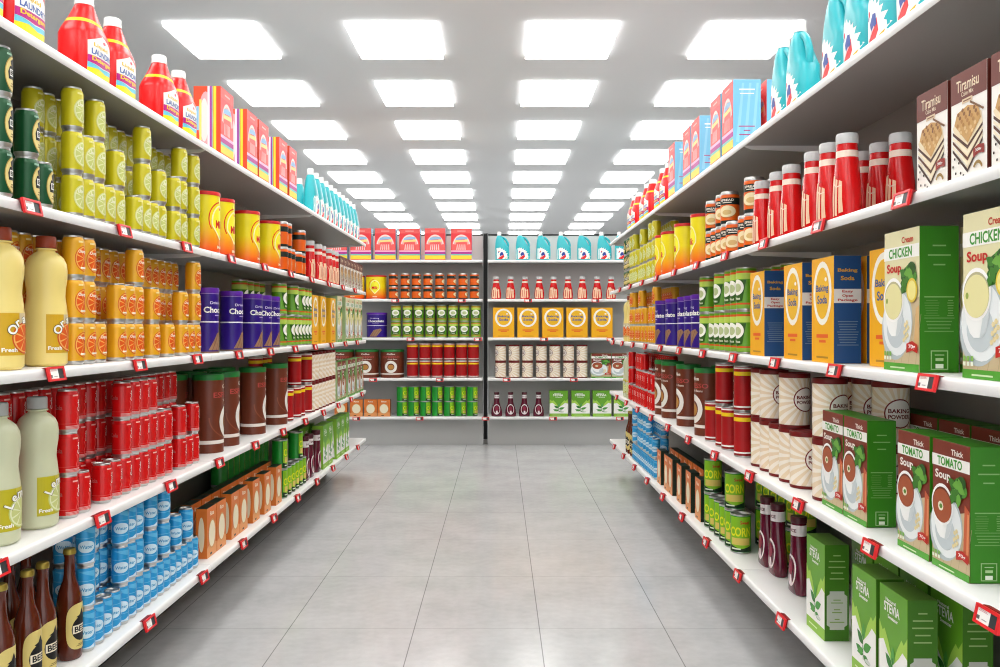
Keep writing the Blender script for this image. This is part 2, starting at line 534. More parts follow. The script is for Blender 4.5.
# -- yellow malt drink tin
def malt(key, r, H, ra):
    m = MATS.get('malt_tin_yellow') or ramp_mat('malt_tin_yellow', [(0, '#e8360e'), (.1, '#f0681a'), (.3, '#f4a818'), (.52, '#f2dc16'), (1, '#f4e61c')], lo=0, hi=H)
    bm_, lm_ = capped_tin(r, H, m, mat('malt_tin_lid', '#cf1a1a', .4), .016)
    a = Art(2 * pi * ra, H)
    tear = [(.5 + .115 * sin(t) * (1 if cos(t) > -.2 else (1 + (cos(t) + .2) * .9)), .5 + .27 * cos(t)) for t in [2 * pi * i / 32 for i in range(33)]]
    a.poly(tear[:-1], K('#f7ee2e'), 0)
    a.line(tear, .016, K('#f8f2b4'), 1)
    a.ring(.5, .55, .155, .29, .07, K('#e03414'), 1, a0=95, a1=215)
    a.text('Milk', .5, .47, .14, .13, K('#d81a12'), 2, .05)
    a.text('Malt', .5, .1, .1, .05, K('#fbe8c0'), 1, .03)
    a.disc(.5, .72, .015, .02, K('#e0562a'), 2)
    product(key, 'malt_drink_tin', 'tin', [('tin_body', bm_), ('plastic_lid', lm_, 'red lid'), ('printed_label', a.build(on_can(r), step=.008))])
malt('malt_tin', .06, .243, .06)
malt('malt_tin_wide', .105, .243, .07)

# -- orange spread jar
r, H = .038, .131
m = mat('spread_jar_orange', '#e4600e', .35, .4)
DKG = K('#142420')
b = B()
b.lathe([(0, .003), (r * .95, .003), (r, 0), (r, .012)], 28, DKG)
b.lathe([(r, .012), (r, .076)], 28, m); b.lathe([(r, .076), (r, .104)], 28, DKG); b.lathe([(r, .104), (r, .114), (r * .97, .117)], 28, m)
l = B(); l.lathe([(r * .9, .117), (r * .96, .117), (r * .96, .128), (r * .9, H), (r * .84, H - .003), (0, H - .003)], 28, STEEL)
a = Art(2 * pi * r, H)
a.disc(.5, .36, .17, .2, K('#c8782e'), 0); a.disc(.5, .37, .155, .18, K('#efe0b4'), 1); a.disc(.5, .34, .08, .08, K('#d8b878'), 2)
a.text('SPREAD', .5, .72, .24, .07, K('#efe8d8'), 1, .03); a.bars(.42, .58, .62, .67, 1, K('#efe8d8'), 1, .5)
product('spread_jar', 'spread_jar', 'jar', [('jar_body', b.mesh('x')), ('metal_lid', l.mesh('x')), ('printed_label', a.build(on_can(r), step=.007))])

# -- ketchup bottle
KR = mat('ketchup_red', '#d20d10', .22, .5)
BAND = K('#f1dccb')
secs = [(0, .042, .027, 2.6, 0), (.005, .047, .03, 2.6, 0), (.05, .049, .031, 2.6, 0), (.09, .045, .031, 2.5, 0), (.13, .0365, .030, 2.3, 0), (.16, .0305, .0285, 2.1, 0), (.163, .030, .0285, 2, 0), (.181, .0288, .0282, 2, 0),
        (.184, .0285, .028, 2, 0), (.2, .027, .027, 2, 0)]
b = B(); b.loft(secs, 32, KR, bands=[(.162, .182, BAND)])
c = B(); c.lathe([(0, .2), (.0285, .2), (.029, .203), (.029, .222), (.027, .228), (0, .228)], 28, mat('grey_cap', '#c9c9c8', .4))
a = Art(.1, .12)
PC = K('#f0c6a4')
a.poly([(.06, .02), (.36, .02), (.42, .55), (.47, .98), (.1, .96)], PC, 0)
a.poly([(.42, .08), (.56, .06), (.62, .85), (.5, .9)], PC, 0); a.poly([(.66, .1), (.84, .12), (.8, .8), (.68, .85)], PC, 0)
a.rect(.2, .2, .26, .75, K('#c03a24'), 1); a.line([(.4, .8), (.55, .7), (.8, .72)], .03, K('#f4d8c8'), 1)
product('ketchup_bottle', 'ketchup_bottle', 'sauce bottle', [('bottle_body', b.mesh('x')), ('flip_cap', c.mesh('x'), 'pale grey flip cap'), ('printed_label', a.build(on_loft(secs), step=.008, vstep=.01))])

# -- tiramisu cake-mix box
W, T, H = .127, .045, .21
BR = mat('tiramisu_brown', '#5a2218', .45, .35)
me = carton(W, T, H, mat('tiramisu_white', '#f0ece4', .45, .35), topm=BR, side_r=BR, side_l=BR)
a = Art(W, H)
a.rect(0, .72, 1, 1, K('#6a2c20'), 0)
a.text('Tiramisu', .48, .87, .62, .11, K('#e6d2b4'), 1, .012); a.text('Cake Mix', .48, .785, .34, .045, K('#dcc8ae'), 1, .01)
a.rect(.33, .69, .62, .735, K('#d9c2a0'), 1); a.bars(.37, .58, .70, .725, 1, K('#7a4a30'), 2)
cake = [(.08, .44), (.5, .13), (.86, .42), (.8, .50), (.55, .36), (.1, .52)]
a.poly([(.06, .50), (.48, .07), (.56, .07), (.9, .44), (.86, .56), (.4, .62)], K('#ead9b6'), 1)
for k, col in enumerate(('#4a2614', '#f0e4c8', '#5a3018', '#f0e4c8', '#3c1e10')):
    o = .055 * k
    a.poly([(.07, .46 - o * .75), (.49, .29 - o), (.9, .45 - o * .6), (.9, .42 - o * .6), (.49, .255 - o), (.07, .43 - o * .75)], K(col), 2)
a.poly([(.12, .52), (.5, .31), (.86, .5), (.78, .62), (.5, .66), (.2, .62)], K('#c79a5a'), 3)
for i in range(26):
    x, y = .2 + .6 * ((i * 37 % 26) / 26), .4 + .24 * ((i * 17 % 26) / 26)
    if abs(x - .5) < (y - .3) * 1.6:
        a.disc(x, y, .035, .02, K(('#8a5a2a', '#b07c3c', '#dcb880')[i % 3]), 4, 7)
for i in range(12):
    a.disc(.55 + .4 * ((i * 5 % 12) / 12), .56 + .13 * ((i * 7 % 12) / 12), .025, .012, K('#7a5232'), 2, 8)
for x, y in ((.08, .13), (.16, .06), (.25, .15), (.3, .05), (.13, .2), (.38, .02)):
    a.disc(x, y, .022, .014, K('#2a1810'), 1, 8)
a.poly([(.66, .15), (.8, .18), (.95, .17), (.95, .25), (.8, .26), (.66, .23)], K('#93261a'), 3); a.text('300g', .8, .21, .16, .035, WHITE, 4)
a.ring(.78, .02, .14, .1, .3, K('#9a7a3c'), 3, a0=20, a1=150)
product('tiramisu_box', 'cake_mix_box', 'food box', [('carton', me), ('front_print', a.build(on_front(T)))])

# -- juice bottles
def juice(key, name, juice_hex, cap_hex, word, bg, slice_cols):
    m = mat(key + '_juice', juice_hex, .3, .45)
    prof = [(0, .004), (.036, .004), (.042, 0), (.0495, .007), (.05, .03), (.05, .13), (.0475, .155), (.0445, .178), (.0455, .198), (.049, .222), (.0498, .243), (.0475, .262), (.041, .277), (.029, .288), (.0225, .292), (.0205, .296), (.0205, .301)]
    b = B(); b.lathe(prof, 36, m)
    c = B(); c.lathe([(.0205, .297), (.0255, .297), (.0255, .3), (.022, .301)], 28, m); c.lathe([(0, .302), (.0235, .302), (.0238, .306), (.0238, .329), (.022, .332), (0, .332)], 28, mat(key + '_cap', cap_hex, .4))
    a = Art(.108, .098)
    a.rect(0, 0, 1, 1, K(bg), 0)
    a.rect(.42, .72, 1, 1, K(slice_cols[3]), 1)
    slice_art(a, .60, .41, .36, .38, K(slice_cols[0]), K(slice_cols[1]), K(slice_cols[2]), 2)
    a.arc(word, .60, .41, .042, .0235, K('#2a2a20'), 5, 152, 152 - 27 * (len(word) - 1), .07)
    a.arc(word, .60, .41, .042, .021, K('#f6f4ea'), 6, 152, 152 - 27 * (len(word) - 1), .03)
    a.text('Fresh', .2, .13, .32, .1, K('#f6f4ea'), 2, .03); a.bars(.62, .95, .03, .08, 1, K('#f0ecd8'), 5, .5)
    product(key, name, 'drink bottle', [('bottle_body', b.mesh('x')), ('screw_cap', c.mesh('x')), ('printed_label', a.build(on_can(.05, .034), step=.007))])
juice('orange_bottle', 'orange_juice_bottle', '#ecd682', '#8c3416', 'Orange', '#d0a41e', ('#d0561e', '#eeb060', '#e05c18', '#d8c69a'))
juice('lemon_bottle', 'lemon_drink_bottle', '#c9ccab', '#a9aca8', 'Lemon', '#b9ae1e', ('#c4cc78', '#e2e6b8', '#c8ce84', '#c8bc40'))

# -- drinking chocolate tin
def chocolate(key, r, H, ra):
    m = mat('chocolate_tin_purple', '#2c0f7c', .35, .4)
    bm_, lm_ = capped_tin(r, H, m, mat('chocolate_tin_lid', '#5a1a9c', .4), .02, foot=K('#8a6a52'))
    a = Art(2 * pi * ra, H)
    a.rect(0, .465, 1, .485, K('#e8e4f0'), 0); a.rect(0, .902, 1, .915, K('#8a72b0'), 0)
    a.text('Drinking', .47, .76, .24, .055, K('#d8d0ec'), 1, .01); a.text('Chocolate', .5, .66, .46, .095, WHITE, 1, .06); a.bars(.42, .58, .56, .59, 1, K('#b8a8dc'), 1)
    a.poly([(.33, .04), (.52, .04), (.66, .30), (.62, .36), (.46, .30)], K('#9a7458'), 1)
    for i in range(3):
        a.line([(.38 + .06 * i, .04), (.49 + .06 * i, .32)], .01, K('#7c5840'), 2)
    product(key, 'drinking_chocolate_tin', 'tin', [('tin_body', bm_), ('plastic_lid', lm_, 'bright purple lid'), ('printed_label', a.build(on_can(r), step=.008))])
chocolate('chocolate_tin', .0475, .256, .0475)
chocolate('chocolate_tin_wide', .104, .256, .065)

# -- green vegetable jar
r, H = .0385, .165
m = mat('pea_tin_green', '#5c9a1c', .35, .4)
bm_, lm_ = tin(r, H, m)
a = Art(2 * pi * r, H)
ORG = K('#d2561c'); LIME = K('#b6d256')
a.rect(0, .86, 1, .91, ORG, 0); a.rect(0, .72, 1, .86, LIME, 0); a.rect(0, .13, 1, .17, ORG, 0); a.rect(0, .05, 1, .13, K('#7fae3a'), 0)
a.poly([(.34, .70), (.66, .70), (.6, .22), (.5, .18), (.4, .22)], K('#2c5a16'), 1)
a.disc(.5, .53, .125, .185, K('#f4f4ea'), 2); a.disc(.51, .52, .07, .1, K('#b8c490'), 3)
a.text('Peas', .5, .275, .13, .06, K('#e8f0d0'), 2, .02)
product('pea_tin', 'pea_tin', 'tin', [('tin_body', bm_), ('tin_lid', lm_), ('printed_label', a.build(on_can(r), step=.007))])

# -- baking soda box
W, T, H = .165, .075, .296
Y = mat('baking_soda_yellow', '#f0ae0a', .45, .35); BLU = mat('baking_soda_blue', '#1b4678', .45, .35)
me = carton(W, T, H, Y, side_r=BLU)
a = Art(W, H)
a.disc(.5, .66, .41, .305, K('#f7f3e6'), 0); a.disc(.5, .66, .315, .247, K('#eeb81e'), 1)
a.text('Baking', .5, .70, .56, .085, K('#3a5a94'), 2, .035); a.text('Soda', .5, .60, .44, .08, K('#3a5a94'), 2, .035)
a.disc(.66, .79, .05, .02, WHITE, 2)
a.rect(.24, .235, .76, .27, K('#e8601c'), 1); a.rect(.36, .19, .66, .215, K('#e8601c'), 1); a.bars(.24, .76, .04, .06, 1, K('#b07e1a'), 1, .9)
q = Art(T, H)
q.rect(.01, .01, .99, .99, K('#1b4678'), 0)
q.text('Baking', .5, .86, .72, .04, K('#c8942a'), 1, .03); q.text('Soda', .5, .79, .5, .04, K('#c8942a'), 1, .03)
q.rect(0, .56, 1, .69, K('#d8d4d0'), 1)
q.text('Easy', .5, .665, .4, .03, K('#b02a22'), 2, .03); q.text('Open', .5, .625, .4, .03, K('#b02a22'), 2, .03); q.text('Package', .5, .585, .72, .03, K('#b02a22'), 2, .03)
q.bars(.12, .9, .16, .40, 10, K('#6a7f94'), 1, .3)
product('baking_soda_box', 'baking_soda_box', 'food box', [('carton', me), ('front_print', a.build(on_front(T)), 'yellow front with white ring'), ('side_print', q.build(on_right(W)), 'dark blue side')])

# -- soup boxes
def soup(key, name, W, T, H, kind):
    G = mat('soup_box_green', '#2c7408', .4, .4)
    chicken = kind == 'chicken'
    TOP = '#e2dcae' if chicken else '#7c3020'
    me = carton(W, T, H, mat(key + '_front', TOP, .4, .4), topm=mat('soup_box_top', '#3f8a1a', .4, .4), side_r=G, side_l=mat('soup_box_left', '#a8c088', .4, .4))
    a = Art(W, H)
    a.poly([(0, .05), (1, .05), (1, .52), (.6, .46), (0, .3)], K('#cdb992'), 0)
    for i in range(4):
        a.line([(.3 + .2 * i, .05), (.6 + .15 * i, .4)], .008, K('#b49f78'), 1)
    a.rect(0, .795, 1, .885, K('#f6f5ee'), 1)
    a.text('Cream' if chicken else 'Thick', .68, .925, .32, .045, K('#c03a1c') if chicken else K('#f0e4dc'), 1, .03)
    a.text('CHICKEN' if chicken else 'TOMATO', .48, .84, .66, .07, K('#3d962a'), 2, .05)
    a.text('Soup', .3, .725, .42, .085, K('#c8281a') if chicken else K('#f4ece4'), 2, .05)
    # saucer, cup, soup
    a.poly([p for p in [(.38 + .44 * cos(t) + .06 * sin(t), .33 + .255 * sin(t)) for t in [2 * pi * i / 32 for i in range(32)]] if True], K('#b9c4c6'), 1)
    a.disc(.39, .34, .415, .235, K('#e9eeee'), 2); a.disc(.36, .30, .27, .14, K('#c3cdd0'), 3)
    cup = [(.02, .51), (.58, .51), (.565, .42), (.53, .34), (.47, .275), (.40, .245), (.24, .245), (.16, .275), (.09, .34), (.045, .42)]
    a.poly(cup, K('#f3f5f2'), 4); a.poly([(.40, .5), (.58, .51), (.565, .42), (.53, .34), (.47, .275), (.40, .245), (.36, .245), (.42, .35)], K('#ccd4d5'), 5)
    a.disc(.30, .505, .295, .160, K('#fbfbf8'), 6); a.disc(.30, .502, .262, .138, K('#b9b48c') if chicken else K('#6e2e1c'), 7); a.disc(.30, .494, .255, .130, K('#e6dfa2') if chicken else K('#a4512e'), 8)
    if chicken:
        a.disc(.12, .50, .03, .02, K('#8aa03c'), 9)
    else:
        a.disc(.27, .49, .075, .038, K('#eee6cc'), 9, 9); a.disc(.28, .49, .045, .02, K('#5a8a2c'), 10, 6)
    for i in range(9):
        a.disc(.60 + .27 * ((i * 5 % 9) / 9), .60 + .13 * ((i * 7 % 9) / 9), .115, .05, K(('#2e6a1c', '#4f9030', '#23561a')[i % 3]), 3 + i % 3, 11)
        a.leaf(.55 + .3 * ((i * 4 % 9) / 9), .59 + .12 * ((i * 2 % 9) / 9), .03, .018, 40 + 37 * i, K(('#6aa83e', '#3a7a24')[i % 2]), 6)
    if chicken:
        a.disc(.83, .565, .145, .085, K('#e0c43c'), 7); a.disc(.83, .565, .115, .068, K('#f0e48a'), 8)
        a.poly([(.86, .15), (1, .18), (1, .46), (.92, .44)], K('#d8b078'), 1)
    else:
        a.poly([(.84, .16), (1, .14), (1, .52), (.88, .56)], K('#c8603a'), 1); a.poly([(.92, .2), (.98, .2), (1, .5), (.95, .5)], K('#e08a5c'), 2)
    for i in range(8):
        a.disc(.60 + .14 * ((i * 3 % 8) / 8), .22 + .14 * (i / 8), .035, .018, K('#e6d6a0'), 5, 6)
    a.poly([(.68, .13), (.84, .15), (.98, .13), (.98, .19), (.84, .215), (.68, .195)], K('#c02418'), 6); a.text('70g', .83, .172, .18, .035, WHITE, 7)
    a.rect(0, 0, 1, .055, K('#4fa02e'), 1)
    for i in range(3):
        a.rect(.03 + .08 * i, .075, .085 + .08 * i, .10, K('#eef4e0'), 6); a.rect(.03 + .08 * i, .105, .085 + .08 * i, .135, K('#86ba5a'), 6)
    a.bars(.2, .62, .015, .03, 1, K('#cfe6b8'), 2, .7)
    q = Art(T, H)
    q.rect(.01, .01, .99, .99, K('#2f7a0c'), 0)
    PG = K('#7fae66')
    for y, w in ((.865, .34), (.8, .58), (.735, .3)):
        q.rect(.5 - w / 2, y - .005, .5 + w / 2, y + .005, PG, 1)
    q.rect(.12, .512, .88, .52, PG, 1); q.bars(.12, .5, .38, .5, 7, K('#5a8e3e'), 1, .3); q.bars(.7, .86, .38, .5, 7, K('#7aa860'), 1, .3); q.rect(.12, .37, .88, .374, PG, 1)
    q.bars(.12, .86, .27, .36, 4, K('#6a9c52'), 1, .3)
    for x0, y0, x1, y1 in ((.28, .025, .31, .145), (.69, .025, .72, .145), (.28, .145, .72, .152), (.28, .02, .72, .027)):
        q.rect(x0, y0, x1, y1, K('#8fb878'), 1)
    q.rect(.4, .03, .6, .06, K('#dfe9d6'), 1); q.rect(.4, .08, .6, .1, K('#a8c890'), 1); q.rect(.38, .118, .62, .124, K('#a8c890'), 1)
    product(key, name, 'food box', [('carton', me), ('front_print', a.build(on_front(T))), ('side_print', q.build(on_right(W)), 'dark green side with small print')])
soup('chicken_box', 'soup_box', .168, .086, .32, 'chicken')
soup('tomato_box', 'soup_box', .146, .074, .272, 'tomato')

# -- coffee tin
def coffee(key, r, H, ra):
    m = mat('coffee_tin_brown', '#6e3420', .35, .4)
    bm_, lm_ = capped_tin(r, H, m, mat('coffee_tin_lid', '#1e7a34', .4), .024, foot=m)
    a = Art(2 * pi * ra, H)
    a.rect(0, .115, 1, .16, K('#ece4dc'), 0)
    a.disc(.5, .39, .15, .215, K('#ece8e0'), 1); a.disc(.5, .39, .085, .12, K('#6e3420'), 2); a.disc(.5, .38, .07, .09, K('#b8803a'), 3)
    a.text('Coffee', .5, .84, .2, .055, K('#e8dcd0'), 1, .03); a.text('ESPRESSO', .5, .735, .44, .07, K('#b84a44'), 1, .02); a.text('Whole Beans', .53, .66, .24, .035, K('#e0d0c4'), 1, .02)
    a.ring(.5, .45, .27, .28, .05, K('#8a4a32'), 0, a0=180, a1=300)
    product(key, 'coffee_tin', 'tin', [('tin_body', bm_), ('plastic_lid', lm_, 'green lid'), ('printed_label', a.build(on_can(r), step=.008))])
coffee('coffee_tin', .062, .32, .062)
coffee('coffee_tin_wide', .12, .288, .068)

# -- red tin with yellow band
r, H = .0365, .18
m = mat('red_tin', '#a80d12', .35, .4)
bm_, lm_ = tin(r, H, m, ribs=7)
a = Art(2 * pi * r, H)
a.rect(0, .035, 1, .345, K('#a80d12'), 0); a.rect(0, .345, 1, .755, K('#a30c11'), 0); a.rect(0, .755, 1, .955, K('#a80d12'), 0)
a.rect(0, .08, 1, .115, WHITE, 1); a.rect(0, .035, 1, .08, K('#8a0c10'), 1)
a.rect(0, .78, 1, .865, K('#f6d01a'), 1); a.rect(0, .865, 1, .925, K('#b01418'), 1); a.rect(0, .925, 1, .955, WHITE, 1)
product('red_tin', 'red_food_tin', 'tin', [('tin_body', bm_), ('tin_lid', lm_), ('printed_label', a.build(on_can(r), step=.007))])

# -- baking powder tin
r, H = .0485, .18
m = mat('baking_powder_cream', '#e8d4b4', .45, .35)
DR = mat('baking_powder_red', '#6e1414', .45, .35)
bm_, lm_ = capped_tin(r, H, m, DR, .016, foot=DR)
a = Art(2 * pi * r, H)
PA = K('#f3eadc')
for i in range(22):
    t = 2 * pi * i / 22
    t1 = t + 2 * pi / 44
    R = 1.0
    pts = [(.5 + .05 * cos(t), .52 + .085 * sin(t)), (.5 + .5 * cos(t), .52 + .85 * sin(t)), (.5 + .5 * cos(t1), .52 + .85 * sin(t1)), (.5 + .05 * cos(t1), .52 + .085 * sin(t1))]
    out = []
    def clip(p, inside, cut):
        o = []
        for k in range(len(p)):
            A, C = p[k], p[(k + 1) % len(p)]
            if inside(A): o.append(A)
            if inside(A) != inside(C): o.append(cut(A, C))
        return o
    pts = clip(pts, lambda p: p[1] <= .905, lambda A, C: (A[0] + (C[0] - A[0]) * (.905 - A[1]) / (C[1] - A[1]), .905))
    pts = clip(pts, lambda p: p[1] >= .055, lambda A, C: (A[0] + (C[0] - A[0]) * (.055 - A[1]) / (C[1] - A[1]), .055)) if pts else pts
    if len(pts) > 2:
        a.poly(pts, PA, 0)
a.rect(0, .02, 1, .055, K('#6e1414'), 1)
a.disc(.5, .52, .135, .225, K('#7a2424'), 2); a.disc(.5, .52, .123, .205, K('#ece6de'), 3)
a.text('BAKING', .5, .56, .2, .065, K('#6e1616'), 4, .05); a.text('POWDER', .5, .47, .2, .065, K('#6e1616'), 4, .05)
product('baking_powder_tin', 'baking_powder_tin', 'tin', [('tin_body', bm_), ('plastic_lid', lm_, 'dark red lid'), ('printed_label', a.build(on_can(r), step=.008))])

# -- beer bottle
m = mat('brown_glass', '#5a200e', .12, .6)
b = B(); b.lathe([(0, .004), (.024, .003), (.028, 0), (.0315, .005), (.032, .02), (.032, .152), (.030, .172), (.0235, .195), (.0175, .212), (.0148, .228), (.0135, .255), (.013, .275), (.0145, .278), (.0145, .284)], 32, m)
c = B()
c.lathe([(.0145, .284), (.0162, .284), (.0168, .288), (.0155, .296), (.0135, .299), (0, .299)], 24, mat('gold_cap', '#a8923c', .35, .5, .6))
a = Art(.092, .13)
CR = K('#dcc878')
rr = [(.5 + .48 * math.copysign(abs(cos(t)) ** .6, cos(t)), .5 + .48 * math.copysign(abs(sin(t)) ** .6, sin(t))) for t in [2 * pi * i / 36 for i in range(36)]]
a.poly(rr, CR, 0)
a.disc(.5, .45, .33, .26, BLACK, 1); a.rect(.2, .36, .8, .53, K('#f0e8d0'), 2); a.text('BEER', .5, .445, .5, .12, BLACK, 3, .05)
a.poly([(.3, .70), (.42, .74), (.5, .86), (.58, .74), (.7, .70), (.5, .64)], BLACK, 1); a.bars(.3, .7, .08, .14, 2, K('#7a6a30'), 1)
product('beer_bottle', 'beer_bottle', 'drink bottle', [('bottle_body', b.mesh('x')), ('crown_cap', c.mesh('x'), 'gold crown cap'), ('printed_label', a.build(on_can(.032, .025), step=.006))])

# -- rice box
W, T, H = .112, .044, .195
OR = mat('rice_box_orange', '#d8742c', .45, .35); RG = mat('rice_box_green', '#12271c', .45, .35)
me = carton(W, T, H, OR, topm=RG, side_r=RG, side_l=OR)
a = Art(W, H)
a.poly([(0, .0), (1, 0), (1, .22), (.5, .3), (0, .2)], K('#e49a5c'), 0); a.disc(.5, .45, .36, .30, K('#d49a5a'), 1); a.disc(.5, .45, .32, .265, K('#f0e6c8'), 2)
a.text('Rice', .5, .87, .4, .09, K('#f6e8d0'), 1, .03); a.rect(.3, .04, .5, .08, K('#3a2a18'), 2)
l = Art(T, H); l.disc(.5, .48, .27, .35, K('#ede0c0'), 0)
product('rice_box', 'rice_box', 'food box', [('carton', me), ('front_print', a.build(on_front(T))), ('side_print', l.build(on_left(W)))])

# -- corn tin
r, H = .04, .155
m = mat('corn_tin_green', '#178f2c', .32, .4)
bm_, lm_ = tin(r, H, m)
a = Art(2 * pi * r, H)
a.rect(.36, .05, .74, .94, K('#82bc1e'), 0); a.rect(.34, .05, .36, .94, K('#0e6a20'), 0)
a.text('CORN', .55, .56, .35, .24, K('#e2e41e'), 1, .06); a.text('Sweet', .62, .80, .15, .09, K('#c03a18'), 1, .04)
a.rect(.40, .22, .70, .40, K('#d8c060'), 1); a.poly([(.36, .05), (.74, .05), (.74, .2), (.55, .12), (.36, .22)], K('#16301a'), 1); a.bars(.40, .55, .09, .15, 1, K('#e0e8d0'), 2, .6)
product('corn_tin', 'corn_tin', 'tin', [('tin_body', bm_), ('tin_lid', lm_), ('printed_label', a.build(on_can(r), step=.007))])

# -- dark red syrup bottle (flask shape)
SY = mat('syrup_glass', '#5c0c26', .12, .6)
SB = K('#e6dede')
secs = [(0, .05, .024, 2.6, 0), (.004, .055, .027, 2.6, 0), (.03, .057, .028, 2.5, 0), (.07, .054, .028, 2.4, 0), (.10, .045, .028, 2.2, 0), (.13, .034, .027, 2.1, 0), (.16, .0285, .0265, 2, 0), (.192, .0262, .0262, 2, 0),
        (.196, .0262, .0262, 2, 0), (.228, .0255, .0255, 2, 0), (.232, .0255, .0255, 2, 0), (.238, .023, .023, 2, 0)]
b = B(); b.loft(secs, 32, SY, bands=[(.195, .23, SB)])
c = B(); c.lathe([(0, .238), (.0265, .238), (.027, .24), (.027, .257), (.025, .26), (0, .26)], 28, mat('syrup_cap', '#4a1420', .4))
a = Art(.1, .13)
a.ring(.5, .5, .36, .42, .16, K('#e8dada'), 0); a.poly([(.38, .12), (.66, .12), (.58, .4), (.44, .4)], K('#e8d8dc'), 1); a.disc(.5, .58, .18, .2, K('#8a1a3a'), 1)
t = Art(2 * pi * .0262, .03); t.text('SAUCE', .5, .55, .3, .38, K('#6a3a44'), 1, .03)
product('syrup_bottle', 'sauce_bottle', 'sauce bottle', [('bottle_body', b.mesh('x')), ('screw_cap', c.mesh('x')), ('printed_label', a.build(on_loft(secs, .012), step=.008, vstep=.01)), ('neck_label', t.build(on_can(.0262, .197), step=.006))])

# -- stevia box
W, T, H = .143, .07, .277
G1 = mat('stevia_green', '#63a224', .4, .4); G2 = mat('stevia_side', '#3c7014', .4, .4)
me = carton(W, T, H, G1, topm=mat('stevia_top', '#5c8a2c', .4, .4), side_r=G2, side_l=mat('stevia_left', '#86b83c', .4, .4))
a = Art(W, H)
LG = K('#a8d252')
a.poly([(0, .68), (.12, .60), (.2, .63), (.34, .53), (.5, .37), (.66, .53), (.8, .63), (.88, .60), (1, .68), (1, .12), (0, .12)], LG, 0)
a.poly([(0, .50), (.16, .53), (.3, .45), (.5, .36), (.7, .45), (.84, .53), (1, .50), (1, .12), (0, .12)], WHITE, 1)
a.rect(0, 0, 1, .12, K('#8cc03a'), 1); a.bars(.15, .6, .045, .075, 1, K('#d8ecb8'), 2, .5)
a.text('Natural', .42, .895, .36, .03, WHITE, 1, .02); a.text('STEVIA', .46, .83, .56, .085, WHITE, 1, .04); a.text('Sweetener', .5, .755, .36, .035, WHITE, 1, .03)
DG = K('#3c8a34')
for x, y, ln, wd, an, col in ((.48, .22, .045, .022, 160, '#3c8a34'), (.5, .28, .05, .024, 25, '#4a9a3c'), (.49, .36, .045, .02, 85, '#57a446'), (.48, .32, .045, .022, 140, '#2f7a2c'), (.5, .22, .04, .018, -20, '#3c8a34'), (.49, .27, .04, .018, 205, '#57a446')):
    a.leaf(x, y, ln, wd, an, K(col), 2)
a.line([(.5, .18), (.48, .3), (.5, .42)], .02, K('#2c6a28'), 3); a.disc(.68, .19, .12, .02, K('#d8dcd4'), 2)
q = Art(T, H)
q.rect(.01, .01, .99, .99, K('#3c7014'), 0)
for y, w in ((.89, .3), (.83, .66), (.77, .7), (.71, .5), (.65, .6)):
    q.rect(.5 - w / 2, y - .006, .5 + w / 2, y + .006, K('#8fae6c'), 1)
q.poly([(.2, .12), (.8, .12), (.8, .15), (.92, .17), (.92, .47), (.8, .49), (.8, .52), (.2, .52), (.2, .49), (.08, .47), (.08, .17), (.2, .15)], K('#b9bcb2'), 1)
for y, w in ((.43, .3), (.40, .5), (.33, .26), (.3, .4), (.23, .2), (.2, .6)):
    q.rect(.5 - w / 2, y - .005, .5 + w / 2, y + .005, K('#7a9c4a'), 2)
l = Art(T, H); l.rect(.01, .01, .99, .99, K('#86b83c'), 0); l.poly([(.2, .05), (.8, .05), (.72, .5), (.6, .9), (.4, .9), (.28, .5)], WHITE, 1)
l.leaf(.5, .2, .06, .02, 80, K('#3c8a34'), 2); l.leaf(.48, .32, .06, .02, 100, K('#3c8a34'), 2)
product('stevia_box', 'stevia_box', 'food box', [('carton', me), ('side_print', l.build(on_left(W))), ('front_print', a.build(on_front(T))), ('side_print', q.build(on_right(W)), 'dark green side with grey panel')])

# -- price tag for a shelf edge
TR = mat('tag_red', '#e02026', .4, .4)
f = B()
w, h, t = .076, .0355, .003
for x0, x1, z0, z1 in ((-w / 2, w / 2, 0, .0055), (-w / 2, w / 2, h - .0055, h), (-w / 2, -w / 2 + .007, .0055, h - .0055), (w / 2 - .007, w / 2, .0055, h - .0055)):
    f.box(x0, x1, -t, t, z0, z1, TR)
cl = B(); cl.box(-.03, .03, .004, .010, .006, .034, mat('tag_clip', '#8c1016', .5)); cl.box(-.03, .03, .006, .02, .034, .036, mat('tag_clip', '#8c1016', .5))
cd = B(); cd.box(-w / 2 + .007, .008, -.001, .002, .0055, h - .0055, WHITE)
dk = B(); dk.box(.008, w / 2 - .007, -.001, .002, .0055, h - .0055, K('#33373a'))
a = Art(.044, .029); a.rect(.12, .1, .34, .34, K('#6a6a6a'), 0); a.bars(.2, .85, .62, .78, 2, K('#d8a0a0'), 0); a.rect(.5, .15, .85, .22, K('#b0b0b0'), 0)
def tagmap(u, v, o):
    return (u - .0145, -.001 - o, v + .006)
product('price_tag', 'shelf_price_tag', 'price tag', [('tag_frame', f.mesh('x')), ('price_card', cd.mesh('x'), 'white price card'), ('dark_card', dk.mesh('x'), 'dark grey card'), ('clip', cl.mesh('x')), ('card_print', a.build(tagmap), None, 1)])
# ------------------------------------------------------------------ scene helpers
EYE = 1.206                                   # camera height
ORD = ('first second third fourth fifth sixth seventh eighth ninth tenth eleventh twelfth thirteenth fourteenth fifteenth sixteenth seventeenth '
       'eighteenth nineteenth twentieth').split()

def link(name, data, parent=None, loc=None):
    o = bpy.data.objects.new(name, data)
    COL.objects.link(o)
    if parent is not None:
        o.parent = parent
    if loc is not None:
        o.location = loc
    return o

def tag(o, label, cat, group=None, kind=None):
    o['label'] = label
    if cat: o['category'] = cat
    if group: o['group'] = group
    if kind: o['kind'] = kind
    return o

